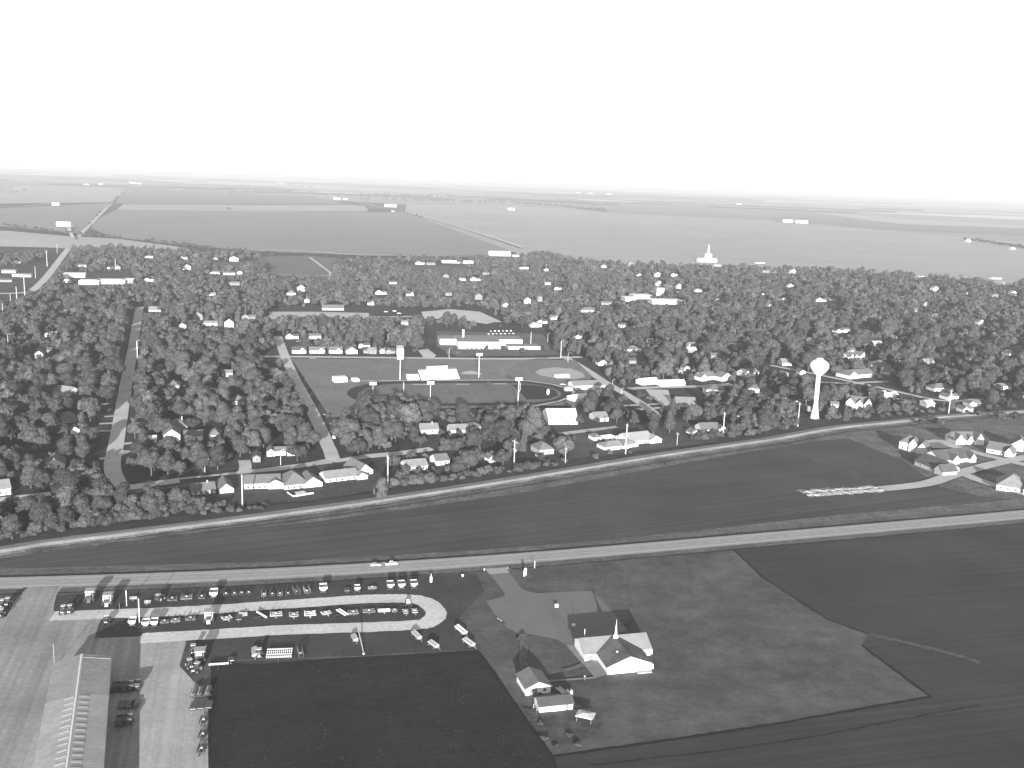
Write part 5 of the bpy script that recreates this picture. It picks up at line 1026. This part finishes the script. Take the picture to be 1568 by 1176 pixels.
# how much of each crown the picture shows
order = sorted(range(len(trees)), key=lambda i: trees[i][1])
zb = np.zeros((640, 1024), bool); seen = np.zeros(len(trees))
for i in order:
    x, y, r, h, k, v, tn = trees[i]; bx, by = P(x, y, 0); tx, ty = P(x, y, h); c = 1024/1568; rx = r*F/y*c
    X0, X1, Y0, Y1 = int((tx-rx*.85)*c/c*c), int((tx)*c+rx*.85), int(ty*c), int((by-.25*(by-ty))*c)+1
    X0 = int(tx*c-rx*.85)
    if X1 < 0 or X0 > 1023 or Y1 < 0 or Y0 > 639: continue
    sl_ = zb[max(0, Y0):max(0, Y1), max(0, X0):max(0, X1+1)]; seen[i] = (~sl_).sum(); sl_[:] = True
best = np.argsort(-seen)
broad = [i for i in best if trees[i][4] not in ('bush', 'conifer') and seen[i] > 0]; bush = [i for i in best if trees[i][4] == 'bush' and seen[i] > 0]; con = [i for i in best if trees[i][4] == 'conifer' and seen[i] > 0]
own = broad[:292]+bush[:90]+con[:26]
ownset = set(own)
print('trees', len(trees), 'visible', int((seen > 0).sum()), 'own', len(own))
LAND = [('the water tower', 1250, 610), ('the large white bleachers', 675, 574), ('the flat-roofed school', 735, 525), ('the white-roofed hall', 860, 638), ('the ball-diamond building', 903, 592), ('the small pale car park', 1010, 608), ('the straight street bend', 182, 735), ('the straight street', 190, 620), ('the straight street far end', 210, 510), ('the foot of the slanting street', 512, 698), ('the slanting street', 470, 615), ('the top of the slanting street', 435, 540), ('the angled pale lane in the meadow', 485, 408), ('the white shops at upper left', 155, 428), ('the upper left crossroads', 52, 445), ('the big white shops among trees', 1010, 460), ('the grain elevator', 1085, 398), ('the white barn at the town edge', 766, 390), ('the three-gabled white house', 1314, 620), ('the long grey-roofed white house', 1320, 570), ('the crossarm pole', 787, 695), ('the white-decked hip-roofed house', 460, 745), ('the two-storey white gabled house', 262, 668), ('the lower left wide-gabled house', 84, 715), ('the left edge railway pole', 105, 780), ('the house under tall trees', 1090, 658), ('the two-part white house', 945, 685), ('the block of flats', 1095, 598), ('the two-winged pale house', 658, 655), ('the long pale lot street', 600, 485), ('the street-side gabled house', 97, 662), ('the right street end pole', 1453, 615), ('the broad-roofed right-hand house', 1445, 596), ('the bright bay-fronted house', 730, 657), ('the upper-left white clump', 330, 495), ('the white shed at upper right', 1540, 430), ('the twin white houses at mid right', 1410, 476), ('the far pair behind the tower', 1280, 465), ('the lone white front at right', 1368, 520), ('the cemetery-side white houses', 345, 415), ('the railway pole before the tower', 1223, 640), ('the rounded railway pole by the shrubs', 866, 700)]
ORD = ['%s nearest' % q if q else 'nearest' for q in ['']+'second third fourth fifth sixth seventh eighth ninth tenth eleventh twelfth thirteenth fourteenth fifteenth sixteenth seventeenth eighteenth nineteenth twentieth twenty-first twenty-second twenty-third twenty-fourth twenty-fifth twenty-sixth twenty-seventh twenty-eighth twenty-ninth thirtieth'.split()]
ORD += ['farthest']
def label_all(items):
    "items: (key, px, py, noun phrase); nearest landmark, side of it and rank there -> one label each"
    bins = {}
    for key, x, y, ph in items:
        L = min(LAND, key=lambda l: math.hypot(l[1]-x, (l[2]-y)*1.7)); dx, dy = x-L[1], (y-L[2])*1.7
        side = ('right of' if dx > 0 else 'left of') if abs(dx) > abs(dy) else ('behind' if dy < 0 else 'below')
        bins.setdefault((L[0], side), []).append((math.hypot(dx, dy), key, ph))
    out = {}
    for (ln, side), v in bins.items():
        v.sort(key=lambda q: q[0]); cls = {}
        for d, key, ph in v:
            nn = ph[1]; cls.setdefault(nn, []).append((key, ph[0]))
        for nn, lst in cls.items():
            for i, (key, adj) in enumerate(lst): out[key] = '%s %s %s%s' % (adj, side, ln.replace('two-storey ', '') if len(adj.split())+len(ln.split()) > 9 else ln, '' if len(lst) == 1 else ', '+ORD[min(i, 30)])
    return out
lab = label_all([(i, x, y, (adj, 'house')) for i, (t, x, y, adj, D) in enumerate(smalls)])
for i, (t, x, y, adj, D) in enumerate(smalls): t['label'] = lab[i]; t['group'] = 'small white buildings among the trees'
items = []
for i in own:
    x, y, r, h, k, v, tn = trees[i]; px, py = P(x, y, h*.6)
    if k == 'bush': items.append((i, px, py, ('%s %s shrub' % ('low' if h < 4 else 'tall', tn.replace('mid', 'medium')), 'shrub')))
    elif k == 'conifer': items.append((i, px, py, ('pointed %s conifer' % tn.replace('mid', 'medium'), 'conifer')))
    else: items.append((i, px, py, ('%s %s %s tree' % ('huge' if r > 8 else 'full' if r > 5.5 else 'small', tn.replace('mid', 'medium'), k), 'tree')))
lab = label_all(items)
OWNM = {}
for i in own:
    x, y, r, h, k, v, tn = trees[i]; rz = random.uniform(0, 6.28)
    key = (k, v, tn)
    if key not in OWNM: OWNM[key] = tri_mesh('crown', *HI[(k, v)], LEAF[tn])
    if k == 'bush':
        o = link('shrub', OWNM[key], None, (x, y, h*.42)); o.rotation_euler.z = rz; o.scale = (r, r, h*.62); tag(o, lab[i], 'shrub', 'shrubs along the railway'); continue
    t = thing('conifer_tree' if k == 'conifer' else 'leafy_tree', lab[i], 'tree', (x, y, 0), rz, 'conifers of the town' if k == 'conifer' else 'leafy trees of the town')
    c = link('crown', OWNM[key], t, (0, 0, h*(.52 if k == 'conifer' else .55))); zs = h*.48/(1.0 if k in ('upright', 'conifer') else .95); c.scale = (r, r, zs)
    tr = link('trunk', TRUNK, t); tr.scale = (h, h, h)
Vs, Ts, Tn = [], [], []; n = 0
TV = {'dark': .78, 'mid': 1.0, 'pale': 1.35}
def far_tree(x, y, r, h, k, v, tn, lod):
    global n
    V_, T_ = lod[(k, v)]; a = random.uniform(0, 6.28); c, s = math.cos(a), math.sin(a)
    zs = h*.48/(1.0 if k in ('upright', 'conifer') else .95)
    W = np.empty_like(V_); W[:, 0] = (V_[:, 0]*c-V_[:, 1]*s)*r+x; W[:, 1] = (V_[:, 0]*s+V_[:, 1]*c)*r+y; W[:, 2] = V_[:, 2]*zs+h*.55
    q = np.array([[-.03, 0, 0], [.03, 0, 0], [0, .04, 0], [0, 0, .5]])*h+np.array([x, y, 0])
    Vs.append(W); Ts.append(T_+n); n += len(W); Vs.append(q); Ts.append(np.array([[0, 1, 3], [1, 2, 3], [2, 0, 3]])+n); n += 4
    Tn.append(np.full(len(W)+4, TV[tn]*random.uniform(.85, 1.18)))
for i, tr in enumerate(trees):
    if i not in ownset: far_tree(*tr, LO if tr[1] < 1250 else VLO)
o = link('distant_trees', tri_mesh('distant_trees', np.concatenate(Vs), np.concatenate(Ts), LEAFS, np.concatenate(Tn)))
tag(o, 'closed canopy of the smaller and farther trees spread over the whole town', 'trees', None, 'stuff')
# hedgerows and groves out in the fields
Vs, Ts, Tn = [], [], []; n = 0
HEDGE = [([(0, 346), (60, 353), (120, 361), (180, 366), (250, 373), (330, 384), (420, 389)], 74, 6, 9), ([(120, 360), (150, 330), (180, 305), (200, 285)], 22, 6, 8), ([(553, 300), (620, 301), (700, 303), (790, 308)], 110, 14, 22), ([(553, 306), (640, 308), (740, 310), (790, 312), (860, 317), (930, 325)], 120, 13, 18), ([(563, 321), (585, 323), (618, 325)], 40, 11, 16), ([(350, 296), (390, 296), (440, 296), (500, 299)], 60, 13, 16), ([(390, 275), (430, 282), (480, 289)], 60, 14, 18), ([(1478, 368), (1510, 372), (1568, 381), (1700, 396)], 80, 8, 12), ([(780, 283), (880, 292), (960, 299)], 22, 8, 10), ([(1160, 298), (1260, 304), (1300, 312)], 12, 9, 10), ([(350, 296), (400, 293)], 8, 8, 11), ([(400, 392), (560, 396), (740, 398)], 20, 4, 6), ([(1190, 341), (1255, 345)], 8, 6, 8), ([(-60, 296), (0, 299), (40, 291)], 8, 7, 10), ([(115, 285), (190, 281)], 10, 8, 10), ([(640, 331), (648, 333)], 2, 8, 10), ([(348, 321), (352, 321)], 2, 8, 12)]
for pts, k, r0, h0 in HEDGE:
    w_ = dense([G(*p) for p in pts], 12)
    for i in range(k):
        p = random.choice(w_); r = r0*random.uniform(.7, 1.4); far_tree(p.x+random.uniform(-6, 6), p.y+random.uniform(-6, 6), r, h0*random.uniform(.7, 1.25), random.choice(KINDS), 0, random.choice(('mid', 'dark')), VLO)
for i in range(420):                       # specks of wood towards the horizon
    px = random.uniform(-150, 1750); py = yhor(px)+random.uniform(4, 32); b = G(px, py); m_ = random.choice((1, 1, 2, 5, 14))
    for j in range(m_): far_tree(b.x+j*16+random.uniform(-6, 6), b.y+random.uniform(-8, 8), random.uniform(7, 12), random.uniform(8, 13), random.choice(KINDS), 0, 'mid', VLO)
o = link('distant_treeline', tri_mesh('distant_treeline', np.concatenate(Vs), np.concatenate(Ts), LEAFS, np.concatenate(Tn)))
tag(o, 'far hedgerows, groves and field trees fading towards the horizon', 'treeline', None, 'stuff')
# rough patch and brush at the foot of the church plot
BR = tri_mesh('brush_clump', *LO[('bush', 0)], LEAF['mid'])
for i, (x, y, r, h, lb) in enumerate(((872, 1128, 1.3, 1.5, 'pale scrub clump below the long white shed, nearest the canopy'), (884, 1142, 1.6, 1.8, 'dark scrub clump at the lowest corner of the church plot'), (834, 1132, 1.8, 1.6, 'broad low scrub clump below the left end of the long shed'), (850, 1143, 1.4, 1.0, 'low scrub clump between the two larger ones below the shed'), (828, 1110, 1.2, 1.6, 'pale scrub clump at the near left corner of the long shed'), (845, 1059, 1.1, 1.6, 'dark bush between the garage and the long shed'), (826, 1063, 1.0, 1.0, 'low dark bush at the front of the garage'), (800, 975, 1.2, 1.8, 'dark bush at the lower edge of the church car park'), (793, 980, .9, 1.4, 'small bush left of the one at the car park edge'), (771, 957, .9, 1.0, 'tiny bush beside the low pale bench'), (780, 872, 1.0, 1.4, 'dark bush at the right corner of the drive apron'))):
    b = G(x, y); o = link('scrub', BR, None, (b.x, b.y, h*.35)); o.scale = (r, r, h*.7); o.rotation_euler.z = i*1.3; tag(o, lb, 'shrub', 'scrub round the church plot')
# pale weeds standing in the near field
Vs, Ts = [], []; n = 0
NF = [(330, 1022), (560, 1012), (728, 1002), (790, 1085), (838, 1150), (850, 1175), (330, 1175)]
for c_ in range(70):
    cx, cy = random.uniform(330, 850), random.uniform(1010, 1176)
    for j in range(random.choice((1, 2, 4, 10, 16))):
        px, py = cx+random.gauss(0, 9), cy+random.gauss(0, 5)
        if not inside(NF, px, py): continue
        b = G(px, py); q = random.uniform(.08, .2)
        for t_ in range(3):
            a = random.uniform(0, 6.28); d = np.array([math.cos(a), math.sin(a), 0])*q; e = np.array([-math.sin(a), math.cos(a), 0])*q*.6; o_ = np.array([b.x, b.y, .05])
            Vs.append(np.array([o_-e, o_+e, o_+d+e*.3+np.array([0, 0, q*2.2]), o_+d-e*.4+np.array([0, 0, q*1.8])])); Ts.append(np.array([[0, 1, 2], [0, 2, 3]])+n); n += 4
tag(link('weed_tufts', tri_mesh('weed_tufts', np.concatenate(Vs), np.concatenate(Ts), mat('weed_leaf', .04, .3, 2, .9))), 'pale weeds standing in the dark field in front', 'weeds', None, 'stuff')
# ---------------------------------------------------------------- air
hz = MB().box(-60000, 60000, -3000, 60000, -1, 172).mesh('haze', bpy.data.materials.new('haze_air'))
hm = hz.materials[0]; hm.use_nodes = True; hm.node_tree.nodes.clear()
vo = hm.node_tree.nodes.new('ShaderNodeVolumePrincipled'); vo.inputs['Density'].default_value = HAZE; vo.inputs['Color'].default_value = (.97, .97, .97, 1); vo.inputs['Anisotropy'].default_value = 0.14
ho = hm.node_tree.nodes.new('ShaderNodeOutputMaterial'); hm.node_tree.links.new(vo.outputs[0], ho.inputs['Volume'])
o = link('haze', hz); tag(o, 'pale summer haze over the fields', 'haze', None, 'stuff')

for o_ in bpy.data.objects:
    if 'label' in o_ and len(o_['label'].replace('-', ' ').split()) > 16: print('LONG', o_['label'])
